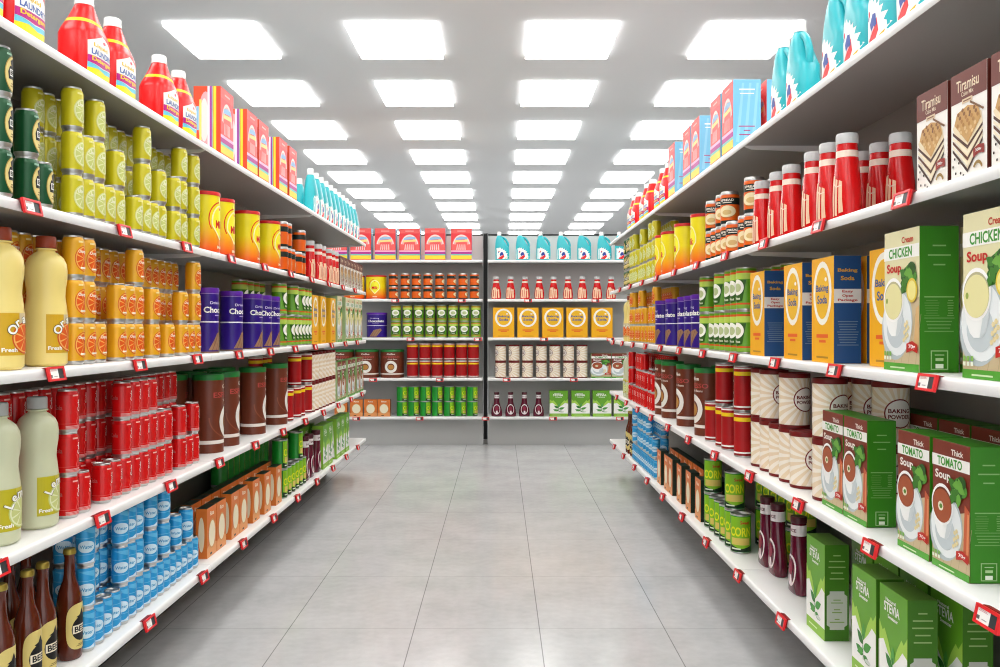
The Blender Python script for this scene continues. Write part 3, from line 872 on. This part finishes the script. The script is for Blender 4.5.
MADE = {}
def put(key, loc, rz, label, group, scale=None, tilt=0.0):
    """one more of a product: the first is assembled, every later one copies the thing and each of its parts"""
    name, cat, parts = PRODUCTS[key]
    if key not in MADE:
        root = link(name, None)
        root.empty_display_size = 0.03
        objs = []
        for pn, me, lab, up in parts:
            me.name = key + '_' + pn
            o = link(pn, me, root if up is None else objs[up])
            if lab: o['label'] = lab
            objs.append(o)
        MADE[key] = (root, objs)
    else:
        r0, o0 = MADE[key]
        root = r0.copy(); COL.objects.link(root)
        objs = []
        for (pn, me, lab, up), s in zip(parts, o0):
            o = s.copy(); COL.objects.link(o)
            o.parent = root if up is None else objs[up]
            objs.append(o)
    root.location = loc
    root.rotation_euler = (radians(tilt), 0, radians(rz))
    root.scale = scale or (1, 1, 1)
    tag(root, label, cat, group)
    return root

SIDES = {'left': (1.10, -1, 90), 'right': (0.891, 1, -90)}
LEVEL = {'top': EYE + .692, 'second': EYE + .295, 'third': EYE - .098, 'fourth': EYE - .509, 'bottom': EYE - .902}
GAP = 0.0006

def shelf_pos(side, lvl, d, inset, z=0.0):
    X, sg, rz = SIDES[side]
    if lvl != 'top':                          # lower stock stands back from the shelf lip
        s = (.028 if lvl in ('fourth', 'bottom') else .006) * max(0.0, min(1.0, (6.6 - d) / 3.1))
        d *= (X + inset + s) / (X + inset)
        inset += s
    return (sg * (X + inset), d, LEVEL[lvl] + GAP + z)

def row(key, side, lvl, ds, inset, what, group, rowname='front row', turn=None, what2='from camera', z=0.0):
    """single things standing side by side; ds: distance of each centre along the aisle"""
    rz = SIDES[side][2] if turn is None else turn
    for i, d in enumerate(sorted(ds)):
        put(key, shelf_pos(side, lvl, d, inset, z), rz, '%s, %s %s shelf, %s, %s %s' % (what, side, lvl, rowname, ORD[i], what2), group)

def stacks(key, side, lvl, ds, heights, inset, H, what, group, rowname='front row', turn=None):
    rz = SIDES[side][2] if turn is None else turn
    k = 0
    for d, n in sorted(zip(ds, heights)):
        if not n:
            continue
        for t in range(n):
            tier = 'alone' if n == 1 else ('bottom tier' if t == 0 else 'top tier' if t == n - 1 else 'middle tier')
            put(key, shelf_pos(side, lvl, d, inset, t * (H + .0003)), rz,
                '%s, %s %s shelf, %s, %s stack from camera, %s' % (what, side, lvl, rowname, ORD[k], tier), group)
        k += 1

def ctr(ds, side, inset, r):
    X = SIDES[side][0]
    return [d * (X + inset - r) / X for d in ds]

# ------------------------------------------------------------------ room
def room_box(name, x0, x1, y0, y1, z0, z1, m):
    b = B(); b.box(x0, x1, y0, y1, z0, z1, m)
    o = link(name, b.mesh(name, smooth=0)); o['kind'] = 'structure'
    return o

fm = bpy.data.materials.new('floor_tiles'); fm.use_nodes = True
nt = fm.node_tree; bs = nt.nodes['Principled BSDF']
tc = nt.nodes.new('ShaderNodeTexCoord'); mp = nt.nodes.new('ShaderNodeMapping')
br = nt.nodes.new('ShaderNodeTexBrick')
br.offset = 0.0; br.squash = 1.0
br.inputs['Scale'].default_value = 1.0; br.inputs['Brick Width'].default_value = .502; br.inputs['Row Height'].default_value = 500.0
br.inputs['Mortar Size'].default_value = .0022; br.inputs['Mortar Smooth'].default_value = .15
br.inputs['Color1'].default_value = (1, 1, 1, 1); br.inputs['Color2'].default_value = (.94, .94, .94, 1); br.inputs['Mortar'].default_value = (.48, .48, .48, 1)
b2 = nt.nodes.new('ShaderNodeTexBrick'); b2.offset = 0.0; b2.squash = 1.0
b2.inputs['Scale'].default_value = 1.0; b2.inputs['Brick Width'].default_value = 500.0; b2.inputs['Row Height'].default_value = .7145
b2.inputs['Mortar Size'].default_value = .003; b2.inputs['Mortar Smooth'].default_value = .3
b2.inputs['Color1'].default_value = (1, 1, 1, 1); b2.inputs['Color2'].default_value = (.97, .97, .97, 1); b2.inputs['Mortar'].default_value = (.78, .78, .78, 1)
mp.inputs['Location'].default_value = (-.158 + 5.02, -3.411 + 7.145 + .001, 0)
n1 = nt.nodes.new('ShaderNodeTexNoise'); n1.inputs['Scale'].default_value = 3.2; n1.inputs['Detail'].default_value = 6; n1.inputs['Roughness'].default_value = .62
n2 = nt.nodes.new('ShaderNodeTexNoise'); n2.inputs['Scale'].default_value = 26; n2.inputs['Detail'].default_value = 5
cr = nt.nodes.new('ShaderNodeValToRGB')
cr.color_ramp.elements[0].position = .3; cr.color_ramp.elements[0].color = rgb('#bdbebe')
cr.color_ramp.elements[1].position = .72; cr.color_ramp.elements[1].color = rgb('#d9d9d9')
mx = nt.nodes.new('ShaderNodeMix'); mx.data_type = 'RGBA'; mx.blend_type = 'MULTIPLY'; mx.inputs['Factor'].default_value = 1.0
m2 = nt.nodes.new('ShaderNodeMix'); m2.data_type = 'FLOAT'; m2.inputs['Factor'].default_value = .3
nt.links.new(tc.outputs['Object'], mp.inputs['Vector']); nt.links.new(mp.outputs['Vector'], br.inputs['Vector'])
nt.links.new(tc.outputs['Object'], n1.inputs['Vector']); nt.links.new(tc.outputs['Object'], n2.inputs['Vector'])
nt.links.new(n1.outputs['Fac'], m2.inputs['A']); nt.links.new(n2.outputs['Fac'], m2.inputs['B'])
nt.links.new(m2.outputs['Result'], cr.inputs['Fac'])
m3 = nt.nodes.new('ShaderNodeMix'); m3.data_type = 'RGBA'; m3.blend_type = 'MULTIPLY'; m3.inputs['Factor'].default_value = 1.0
nt.links.new(mp.outputs['Vector'], b2.inputs['Vector'])
nt.links.new(br.outputs['Color'], m3.inputs['A']); nt.links.new(b2.outputs['Color'], m3.inputs['B'])
nt.links.new(cr.outputs['Color'], mx.inputs['A']); nt.links.new(m3.outputs['Result'], mx.inputs['B'])
nt.links.new(mx.outputs['Result'], bs.inputs['Base Color'])
bs.inputs['Roughness'].default_value = .17; bs.inputs['Specular IOR Level'].default_value = .26

CEILM = mat('ceiling_paint', '#eceef0', .85, .1)
WALLM = mat('wall_paint', '#d6d6d4', .8, .1)
b = B(); b.box(-7, 7, -4, 21, -.1, 0, fm)
fl = link('floor', b.mesh('floor', smooth=0)); fl['kind'] = 'structure'
CEIL_Z = EYE + 2.0
room_box('ceiling', -7, 7, -4, 21, CEIL_Z, CEIL_Z + .1, CEILM)
room_box('wall_left', -7.1, -7, -4, 21, 0, CEIL_Z, WALLM)
room_box('wall_right', 7, 7.1, -4, 21, 0, CEIL_Z, WALLM)
room_box('wall_back', -7, 7, 21, 21.1, 0, CEIL_Z, WALLM)

# ------------------------------------------------------------------ ceiling lights
em = bpy.data.materials.new('light_diffuser'); em.use_nodes = True
eb = em.node_tree.nodes['Principled BSDF']
eb.inputs['Base Color'].default_value = (.9, .9, .9, 1)
eb.inputs['Emission Color'].default_value = (1, .99, .97, 1)
eb.inputs['Emission Strength'].default_value = LAMP
es = em.copy(); es.name = 'light_panel_edge'
es.node_tree.nodes['Principled BSDF'].inputs['Emission Strength'].default_value = 2.0
d_ = B(); d_.box(-.3, .3, 0, .69, 0, .026, em, .0015)
dm = d_.mesh('x', smooth=0); dm.materials.append(es)
for pl in dm.polygons:
    if pl.normal.z > -.9: pl.material_index = 1
h_ = B(); h_.box(-.28, .28, .02, .67, .026, .0299, SHELFM)
PRODUCTS['ceiling_light'] = ('ceiling_light_panel', 'ceiling light', [('diffuser', dm, None, None), ('mounting_plate', h_.mesh('x', smooth=0), None, None)])
COLN = ('leftmost', 'second from left', 'third from left', 'rightmost')
for k in range(-5, 10):
    for c, x in enumerate((-1.902, -.712, .483, 1.671)):
        where = '%s row in view from the entrance' % ORD[k] if k >= 0 else '%s row overhead behind the first visible row' % ORD[-k - 1]
        put('ceiling_light', (x, 5.538 + 1.3346 * k, EYE + 1.97), 0, 'glowing white ceiling panel, %s, %s' % (COLN[c], where), 'ceiling light panels')

# ------------------------------------------------------------------ shelving units
DEPTH = .345
LIP = [(0, -.009), (.0012, -.004), (.004, -.001), (.009, 0), (DEPTH, 0), (DEPTH, -.012), (.008, -.012), (.006, -.026), (.0025, -.027), (0, -.024)]
def unit(label, length, place, levels=('top', 'second', 'third', 'fourth', 'bottom'), top=None, base=None, post=False):
    """shelf bay built along local y with its front edge at local x = 0, depth along +x"""
    root = link('shelving_unit', None)
    tag(root, label, 'shelving', 'white steel shelving units')
    place(root)
    top = top or LEVEL['top'] + .024
    p = B(); p.box(DEPTH, DEPTH + .012, .002, length - .002, .05, top, PANELM if base is None else ENDM); link('back_panel', p.mesh('back_panel', smooth=0), root)
    for nm in levels:
        z = LEVEL[nm]
        s = B(); s.extrude_y([(x, z + h) for x, h in LIP], .0015, length - .0015, SHELFM)
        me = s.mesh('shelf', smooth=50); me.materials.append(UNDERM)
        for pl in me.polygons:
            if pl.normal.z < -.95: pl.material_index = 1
        sh = link('shelf', me, root)
        for y in (.004, length - .008):
            k = B(); k.extrude_y([(.02, z - .0125), (DEPTH - .001, z - .0125), (DEPTH - .001, z - .034), (.30, z - .034), (.05, z - .024)], y, y + .004, SHELFM)
            link('bracket', k.mesh('bracket', smooth=0), sh)
    q = B(); bx = base if base is not None else DEPTH - .02
    q.box(bx, bx + .012, .002, length - .002, 0.0, LEVEL['bottom'] - .014, ENDM if base is not None else DARKM)
    link('kick_plate', q.mesh('kick_plate', smooth=0), root)
    if base is not None:
        t = B(); t.box(DEPTH - .003, DEPTH + .015, .002, length - .002, top, top + .015, BLACKM); link('top_rail', t.mesh('top_rail', smooth=0), root, None)
    return root

def side_place(side, y0, L):
    X, sg, rz = SIDES[side]
    def f(r):
        if sg < 0:
            r.rotation_euler = (0, 0, pi); r.location = (-X, y0 + L, 0)
        else:
            r.location = (X, y0, 0)
    return f
where = ('nearest the camera', 'in the middle of the row', 'at the far end of the aisle')
for side, y0 in (('left', 1.37), ('right', 1.305)):
    for i in range(3):
        unit('white steel shelving unit on the %s, %s' % (side, where[i]), 1.87, side_place(side, y0 + 1.87 * i, 1.87))
BACKY = 8.63
def back_place(x1):
    def f(r):
        r.rotation_euler = (0, 0, pi / 2); r.location = (x1, BACKY, 0)
    return f
unit('white steel shelving unit across the aisle end, left of black post', 1.87, back_place(-.177), top=EYE + .975, base=.15)
unit('white steel shelving unit across the aisle end, right of black post', 1.87, back_place(-.127 + 1.87), top=EYE + .975, base=.15)
b = B(); b.box(-.174, -.130, BACKY + .26, BACKY + .32, .045, EYE + .99, BLACKM)
po = link('shelf_post', None, None, (0, 0, 0)); tag(po, 'black upright post between the two end shelving units', 'post')
link('post_bar', b.mesh('post_bar', smooth=0), po)
f = B(); f.box(-.174, -.130, BACKY + .22, BACKY + .32, 0, .045, PANELM); link('post_foot', f.mesh('post_foot', smooth=0), po)
# ------------------------------------------------------------------ stock on the two sides
CANH, WATH = .1145, .1185
BEERG = 'dark green beer can'
LIMEG = 'yellow-green lime soda can'
HEI = {
    'lime': [3, 2, 3, 1, 2, 0, 1, 3, 1, 2, 0, 2, 3, 0, 3],
    'orange': [3, 3, 1, 0, 2, 2, 3, 0, 2, 0, 1, 0, 2, 1, 3],
    'cola': [3, 1, 0, 1, 1, 3, 3, 3, 3, 2, 2, 0, 2, 1, 2],
    'water': [3, 1, 1, 1, 3, 3, 3, 1, 3, 1, 3, 1, 2, 1, 2, 1],
}
def both(key, kind, lvl, H, r, what, d_left, d_right, pitch, group, row2, inset2=.14):
    n = len(HEI[kind])
    hs = HEI[kind]
    for side, d0, hh in (('left', d_left, hs), ('right', d_right, hs[::-1])):
        ins = r + .008
        ds = ctr([d0 + pitch * k for k in range(n)], side, ins, r) if side == 'left' else [d0 + pitch * k for k in range(n)]
        g = '%s on the %s' % (group, side)
        stacks(key, side, lvl, ds, hh, ins, H, what, g)
        lo, hi = row2
        if side == 'right':
            lo, hi = max(0, n - hi), n - max(lo, 0)
        ds2 = [ds[0] + pitch * k for k in range(lo, hi)]
        stacks(key, side, lvl, ds2, [3] * len(ds2), inset2, H, what, g, 'back row')

def boxes(key, side, lvl, near, W, T, what, group, front=.015, rowname='front row'):
    row(key, side, lvl, [d + W / 2 for d in near], front + T / 2, what, group, rowname)

# top shelves
row('detergent_bottle', 'left', 'top', [1.934 + .175 * k - .067 for k in (0, 1, 3, 4, 6, 7)], .07, 'red laundry detergent bottle', 'red detergent bottles on the left')
boxes('powder_box', 'left', 'top', (3.38, 3.731, 3.916, 4.277, 4.483), .162, .10, 'red-fronted detergent powder box', 'detergent boxes on the left')
row('softener_bottle', 'left', 'top', [5.273 + .152 * k for k in range(11)], .07, 'turquoise softener bottle', 'turquoise bottles on the left')
row('softener_bottle', 'left', 'top', [5.62], .22, 'turquoise softener bottle', 'turquoise bottles on the left', 'back row')
row('softener_bottle', 'right', 'top', [d - .0625 for d in (2.911, 2.758, 2.452, 2.299, 2.146, 1.993)], .07, 'turquoise softener bottle', 'turquoise bottles on the right')
boxes('powder_box', 'right', 'top', (3.29, 3.48, 3.846, 4.03, 4.39), .162, .10, 'detergent powder box with blue side', 'detergent boxes on the right')
boxes('powder_box', 'right', 'top', (3.29,), .162, .10, 'detergent powder box with blue side', 'detergent boxes on the right', .145, 'back row')
row('detergent_bottle', 'right', 'top', [d - .065 for d in (6.105, 5.93, 5.58, 5.405, 5.05, 4.875)], .07, 'red laundry detergent bottle', 'red detergent bottles on the right')

# second shelves
stacks('beer_can', 'left', 'second', ctr((1.911, 2.023, 2.086), 'left', .0355, .0275), (3, 2, 1), .0355, CANH, BEERG, 'green beer cans on the left', turn=108)
stacks('beer_can', 'left', 'second', (1.86, 1.925, 1.99, 2.055, 2.12), (3, 3, 3, 3, 2), .12, CANH, BEERG, 'green beer cans on the left', 'back row', turn=108)
both('lime_can', 'lime', 'second', CANH, .0275, LIMEG, 2.2395, 5.03, .0622, 'lime soda cans', (0, 15))
stacks('beer_can', 'right', 'second', (5.98, 6.045, 6.11, 6.175), (3, 3, 2, 3), .0355, CANH, BEERG, 'green beer cans on the right')
row('malt_tin', 'left', 'second', ctr((3.332, 3.515, 3.886, 4.25), 'left', .07, .06), .07, 'yellow and orange malt drink tin', 'yellow malt drink tins on the left')
row('malt_tin', 'right', 'second', ctr((3.972, 4.34, 4.70, 4.886), 'right', .07, .06), .07, 'yellow and orange malt drink tin', 'yellow malt drink tins on the right')
SJ = 'orange dark-banded spread jar'
stacks('spread_jar', 'left', 'second', ctr((4.41, 4.49, 4.57, 4.73, 4.81), 'left', .048, .038), (2, 2, 1, 1, 2), .048, .131, SJ, 'orange jars on the left', turn=140)
stacks('spread_jar', 'left', 'second', (4.33, 4.42), (2, 2), .18, .131, SJ, 'orange jars on the left', 'back row', turn=140)
stacks('spread_jar', 'right', 'second', ctr((3.104, 3.185, 3.352, 3.432, 3.514, 3.598, 3.684), 'right', .048, .038), (2, 1, 1, 2, 2, 1, 2), .048, .131, SJ, 'orange jars on the right', turn=-35)
stacks('spread_jar', 'right', 'second', (3.07, 3.16, 3.25), (2, 2, 2), .14, .131, SJ, 'orange jars on the right', 'back row', turn=-35)
KB = 'red ketchup bottle with grey cap'
row('ketchup_bottle', 'left', 'second', (5.10, 5.32, 5.44, 5.63, 5.75, 5.862), .042, KB, 'ketchup bottles on the left')
row('ketchup_bottle', 'right', 'second', (2.285, 2.405, 2.525, 2.72, 2.85, 3.02), .042, KB, 'ketchup bottles on the right')
row('ketchup_bottle', 'right', 'second', (2.28, 2.402, 2.522, 2.94), .183, KB, 'ketchup bottles on the right', 'back row')
boxes('tiramisu_box', 'left', 'second', [5.93 + .139 * k for k in range(7)], .127, .045, 'brown and white tiramisu mix box', 'tiramisu boxes on the left')
boxes('tiramisu_box', 'right', 'second', (1.721, 1.581, 1.441), .127, .045, 'brown and white tiramisu mix box', 'tiramisu boxes on the right')

# third shelves
OB = 'plump orange juice bottle, brown cap'
row('orange_bottle', 'left', 'third', (1.973, 2.172), .06, OB, 'orange juice bottles on the left')
row('orange_bottle', 'right', 'third', (6.03, 6.2), .06, OB, 'orange juice bottles on the right')
both('orange_can', 'orange', 'third', CANH, .0275, 'orange soda can', 2.2454, 5.02, .0625, 'orange soda cans', (-2, 16))
CT = 'purple drinking chocolate tin'
row('chocolate_tin', 'left', 'third', ctr((3.32, 3.63, 3.93, 4.092, 4.244), 'left', .0575, .0475), .0575, CT, 'purple chocolate tins on the left')
row('chocolate_tin', 'right', 'third', ctr((3.963, 4.112, 4.264, 4.573, 4.874), 'right', .0575, .0475), .0575, CT, 'purple chocolate tins on the right')
PT = 'green white-disc pea tin'
stacks('pea_tin', 'left', 'third', ctr((4.388, 4.558, 4.64, 4.722, 4.804, 4.886, 4.968), 'left', .05, .04), (2, 1, 2, 1, 2, 2, 2), .05, .165, PT, 'green pea tins on the left')
stacks('pea_tin', 'left', 'third', (4.1, 4.2, 4.3, 4.4), (2, 2, 2, 2), .155, .165, PT, 'green pea tins on the left', 'back row')
stacks('pea_tin', 'right', 'third', ctr((3.21, 3.293, 3.376, 3.459, 3.542, 3.628, 3.798), 'right', .05, .04), (2, 2, 2, 1, 2, 1, 2), .05, .165, PT, 'green pea tins on the right', turn=-75)
stacks('pea_tin', 'right', 'third', (3.05, 3.15, 3.25), (2, 2, 2), .155, .165, PT, 'green pea tins on the right', 'back row')
BS = 'yellow baking soda box'
boxes('baking_soda_box', 'left', 'third', (5.057, 5.29, 5.60), .165, .075, BS, 'baking soda boxes on the left')
boxes('baking_soda_box', 'right', 'third', (2.307, 2.549, 2.914), .165, .075, BS, 'baking soda boxes on the right')
boxes('baking_soda_box', 'right', 'third', (2.013,), .165, .075, BS, 'baking soda boxes on the right', .055, 'middle row')
boxes('baking_soda_box', 'right', 'third', (2.32,), .165, .075, BS, 'baking soda boxes on the right', .11, 'back row')
CB = 'cream chicken soup box'
boxes('chicken_box', 'left', 'third', (5.83, 6.14, 6.32, 6.52, 6.70), .168, .086, CB, 'chicken soup boxes on the left')
boxes('chicken_box', 'right', 'third', (1.836, 1.496), .168, .086, CB, 'chicken soup boxes on the right')
boxes('chicken_box', 'right', 'third', (1.70,), .168, .086, CB, 'chicken soup boxes on the right', .12, 'back row')

# fourth shelves
LB = 'pale lemon drink bottle, grey cap'
row('lemon_bottle', 'left', 'fourth', (1.96, 2.13), .06, LB, 'lemon drink bottles on the left')
row('lemon_bottle', 'right', 'fourth', (6.06, 6.22), .06, LB, 'lemon drink bottles on the right')
both('cola_can', 'cola', 'fourth', CANH, .0275, 'red cola can', 2.2156, 5.06, .0636, 'red cola cans', (-3, 16))
CF = 'brown coffee tin, green lid'
row('coffee_tin', 'left', 'fourth', ctr((3.38, 3.585, 3.989, 4.398), 'left', .074, .062), .074, CF, 'coffee tins on the left', turn=118)
row('coffee_tin', 'left', 'fourth', (3.40, 3.62, 3.82, 4.02), .215, CF, 'coffee tins on the left', 'back row', turn=160)
row('coffee_tin', 'right', 'fourth', ctr((3.896, 4.291, 4.69, 4.89), 'right', .074, .062), .074, CF, 'coffee tins on the right')
row('coffee_tin', 'right', 'fourth', (3.7, 3.84, 4.0, 4.2), .215, CF, 'coffee tins on the right', 'back row')
RT = 'dark red yellow-banded tin'
stacks('red_tin', 'left', 'fourth', ctr((4.525, 4.703, 4.795, 4.973), 'left', .047, .0365), (1, 2, 1, 2), .047, .18, RT, 'red tins on the left')
stacks('red_tin', 'left', 'fourth', (4.45, 4.54, 4.63), (2, 2, 2), .18, .18, RT, 'red tins on the left', 'back row')
stacks('red_tin', 'right', 'fourth', ctr((3.237, 3.419, 3.513, 3.695), 'right', .047, .0365), (2, 1, 2, 1), .047, .18, RT, 'red tins on the right')
BP = 'cream sunburst baking powder tin'
stacks('baking_powder_tin', 'left', 'fourth', [5.11 + .1045 * k for k in range(7)], [2] * 7, .06, .18, BP, 'baking powder tins on the left', turn=-40)
stacks('baking_powder_tin', 'right', 'fourth', ctr((2.42, 2.61, 2.711, 2.812, 2.913, 3.015), 'right', .06, .0485), (2, 1, 2, 1, 2, 2), .06, .18, BP, 'baking powder tins on the right', turn=26)
stacks('baking_powder_tin', 'right', 'fourth', (2.31, 2.44, 2.56), (2, 2, 2), .17, .18, BP, 'baking powder tins on the right', 'back row', turn=5)
TB = 'brown tomato soup box'
boxes('tomato_box', 'left', 'fourth', (5.83, 5.994, 6.235, 6.398, 6.62, 6.783), .146, .074, TB, 'tomato soup boxes on the left')
boxes('tomato_box', 'right', 'fourth', (1.638, 1.793, 2.098, 2.246), .146, .074, TB, 'tomato soup boxes on the right')
boxes('tomato_box', 'right', 'fourth', (1.72, 1.87, 2.02, 2.17, 2.32), .146, .074, TB, 'tomato soup boxes on the right', .225, 'back row')

# bottom shelves
BB = 'brown beer bottle with gold cap'
row('beer_bottle', 'left', 'bottom', (1.955, 2.068, 2.137, 2.271), .05, BB, 'beer bottles on the left')
row('beer_bottle', 'left', 'bottom', (1.96, 2.035, 2.105, 2.175, 2.25), .155, BB, 'beer bottles on the left', 'back row')
row('beer_bottle', 'right', 'bottom', (5.88, 5.95, 6.08, 6.15), .05, BB, 'beer bottles on the right')
both('water_can', 'water', 'bottom', WATH, .0255, 'light blue water can', 2.3075, 4.985, .0527, 'blue water cans', (0, 14), .095)
RB = 'slim orange rice box'
boxes('rice_box', 'left', 'bottom', (3.235, 3.35, 3.53, 3.645, 3.834, 4.024, 4.231), .112, .044, RB, 'rice boxes on the left')
boxes('rice_box', 'left', 'bottom', [3.19 + .1155 * k for k in range(11)], .112, .044, RB, 'rice boxes on the left', .10, 'back row')
boxes('rice_box', 'right', 'bottom', (3.84, 4.04, 4.25, 4.47, 4.585, 4.79), .112, .044, RB, 'rice boxes on the right')
boxes('rice_box', 'right', 'bottom', [3.80 + .1155 * k for k in range(10)], .112, .044, RB, 'rice boxes on the right', .10, 'back row')
CO = 'green corn tin'
stacks('corn_tin', 'left', 'bottom', ctr((4.40, 4.485, 4.57, 4.655, 4.74, 4.825), 'left', .052, .041), (2, 1, 1, 1, 2, 1), .052, .155, CO, 'corn tins on the left')
stacks('corn_tin', 'left', 'bottom', [3.97 + .086 * k for k in range(9)], [2] * 9, .21, .155, CO, 'corn tins on the left', 'back row', turn=140)
stacks('corn_tin', 'right', 'bottom', ctr((3.29, 3.375, 3.46, 3.545, 3.63, 3.715), 'right', .052, .041), (1, 2, 1, 1, 1, 2), .052, .155, CO, 'corn tins on the right', turn=-34)
stacks('corn_tin', 'right', 'bottom', [2.73 + .09 * k for k in range(9)], [1, 1, 1, 2, 2, 2, 2, 2, 2], .185, .155, CO, 'corn tins on the right', 'back row', turn=-30)
SB_ = 'dark red sauce bottle'
row('syrup_bottle', 'left', 'bottom', (4.975, 5.095, 5.29), .045, SB_, 'dark red sauce bottles on the left')
row('syrup_bottle', 'right', 'bottom', (2.82, 3.03, 3.15), .1, SB_, 'dark red sauce bottles on the right')
ST = 'green and white stevia box'
boxes('stevia_box', 'left', 'bottom', (5.36, 5.52, 5.80, 5.96, 6.14), .143, .07, ST, 'stevia boxes on the left')
boxes('stevia_box', 'left', 'bottom', (4.98, 5.13, 5.28, 5.43), .143, .07, ST, 'stevia boxes on the left', .115, 'back row')
boxes('stevia_box', 'right', 'bottom', (1.89, 2.048, 2.372), .143, .07, ST, 'stevia boxes on the right')
boxes('stevia_box', 'right', 'bottom', (1.876, 2.03, 2.18, 2.33), .143, .07, ST, 'stevia boxes on the right', .13, 'back row')

# ------------------------------------------------------------------ stock across the aisle end
def back_row(key, lvl, xs, T, scale, what, group, tiers=1, H=0.0, rz=0):
    for i, x in enumerate(xs):
        for t in range(tiers):
            tier = '' if tiers == 1 else (', lower tier' if t == 0 else ', upper tier')
            put(key, (x, BACKY + .02 + T / 2 * scale[1], LEVEL[lvl] + GAP + t * (H * scale[2] + .0003)), rz,
                '%s, aisle-end %s shelf, %s from left%s' % (what, lvl, ORD[i], tier), group + ' at the aisle end', scale)
PX = lambda *a: [round((p - 500) / 98.2, 4) for p in a]
back_row('powder_box', 'top', PX(337, 361, 385.4, 409.7, 435.2, 461.5), .10, (1.3, 1.2, 1.19), 'large red detergent powder box', 'detergent boxes')
back_row('softener_bottle', 'top', PX(502.2, 523, 543.6, 564, 584.5, 604.8, 622.5), .085, (1.05, 1.1, 1.0), 'turquoise softener bottle', 'turquoise bottles')
back_row('malt_tin_wide', 'second', PX(352.5, 374.8), .217, (1, 1, 1), 'broad yellow malt drink tin', 'malt tins')
back_row('spread_jar', 'second', PX(393, 404.7, 416, 427.6, 439.5, 451.2, 462.8, 474.4), .076, (1.24, 1.24, 1.0), 'orange jar with dark band', 'orange jars', 2, .131, 85)
back_row('ketchup_bottle', 'second', PX(496.2, 510.6, 525, 539.4, 553.7, 568.2, 582.6, 597.4, 611.3), .06, (1.02, 1.02, 1.0), 'red ketchup bottle', 'ketchup bottles')
back_row('chocolate_tin_wide', 'third', PX(375.5), .215, (1, 1, 1), 'broad purple drinking chocolate tin', 'chocolate tins')
back_row('pea_tin', 'third', PX(395.4, 407, 418.4, 429.8, 441.4, 452.8, 464.2, 475.7), .08, (1.32, 1.32, 1.0), 'green pea tin', 'green pea tins', 2, .165)
back_row('baking_soda_box', 'third', PX(503.6, 528, 552.8, 577, 602), .075, (1.31, 1.31, 1.03), 'wide yellow baking soda box', 'baking soda boxes')
back_row('coffee_tin_wide', 'fourth', PX(340, 365.2, 390.8), .248, (1, 1, 1), 'broad brown coffee tin', 'coffee tins')
back_row('red_tin', 'fourth', PX(412, 424.6, 436.8, 449, 461.3, 473.2), .073, (1.55, 1.55, .985), 'dark red tin with yellow band', 'red tins', 2, .18)
back_row('baking_powder_tin', 'fourth', PX(500.7, 514.2, 527.7, 541.5, 555.2, 569, 582.5), .1, (1.13, 1.13, .935), 'cream baking powder tin', 'baking powder tins', 2, .18, -75)
back_row('tomato_box', 'fourth', PX(601.2, 621.6), .074, (1.37, 1.37, .92), 'wide brown tomato soup box', 'tomato soup boxes')
back_row('rice_box', 'bottom', PX(341, 356.4, 370.6, 384), .044, (1.17, 1.17, .9), 'orange rice box', 'rice boxes')
back_row('corn_tin', 'bottom', PX(401.5, 413, 425, 436.8, 448.8, 460.4, 472.2), .082, (1.36, 1.36, .985), 'green corn tin', 'corn tins', 2, .155, 62)
back_row('syrup_bottle', 'bottom', PX(496.7, 510.6, 524.4, 538.6), .056, (.98, .98, .95), 'dark red flask-shaped sauce bottle', 'sauce bottles')
back_row('stevia_box', 'bottom', PX(558.8, 580.7, 602, 623), .07, (1.31, 1.31, .95), 'wide green stevia box', 'stevia boxes')

# ------------------------------------------------------------------ price tags clipped to the shelf edges
def tags(side, lvl, d0, pitch, n):
    X, sg, rz = SIDES[side]
    for i in range(n):
        put('price_tag', (sg * (X - .017), (d0 + pitch * i) * (X - .017) / X, LEVEL[lvl] - .0315), rz,
            'red-framed price tag on %s %s shelf edge, %s from camera' % (side, lvl, ORD[i]), 'price tags on the %s' % side, None, -12)
tags('left', 'second', 2.005, .499, 10)
tags('left', 'third', 2.115, .497, 10)
tags('left', 'fourth', 1.87, .495, 11)
tags('left', 'bottom', 2.19, .493, 10)
tags('right', 'second', 1.895, .499, 10)
tags('right', 'third', 1.783, .497, 11)
tags('right', 'fourth', 1.56, .4995, 11)
tags('right', 'bottom', 2.212, .4975, 10)
for lvl, pxs in (('second', (395.8, 462, 528, 595)), ('third', (411, 478, 544, 610)), ('fourth', (373.8, 440, 506.6, 573.5)), ('bottom', (357, 420, 485.7, 552.9, 619.4))):
    for i, x in enumerate(PX(*pxs)):
        put('price_tag', (x, BACKY - .017, LEVEL[lvl] - .0345), 0, 'red-framed price tag on aisle-end %s shelf edge, %s from left' % (lvl, ORD[i]), 'price tags at the aisle end', None, -12)

# ------------------------------------------------------------------ light, camera
w = bpy.data.worlds.new('World'); scene.world = w
w.use_nodes = True
bg = w.node_tree.nodes['Background']
bg.inputs['Color'].default_value = (1, 1, 1, 1); bg.inputs['Strength'].default_value = WORLD

cd_ = bpy.data.cameras.new('Camera')
cd_.sensor_width = 36.0; cd_.lens = 850 / 1000 * 36.0; cd_.shift_y = -5.5 / 1000.0; cd_.clip_start = .05; cd_.clip_end = 100
cam = bpy.data.objects.new('Camera', cd_); COL.objects.link(cam)
cam.location = (0, 0, EYE); cam.rotation_euler = (pi / 2, 0, 0)
scene.camera = cam

scene.view_settings.view_transform = 'Standard'
scene.view_settings.look = 'None'
scene.view_settings.gamma = 1.0
scene.view_settings.use_curve_mapping = False
scene.view_settings.exposure = EXPOSURE
scene.cycles.use_denoising = True
scene.cycles.filter_width = 1.1
scene.cycles.max_bounces = 8
scene.cycles.diffuse_bounces = 6
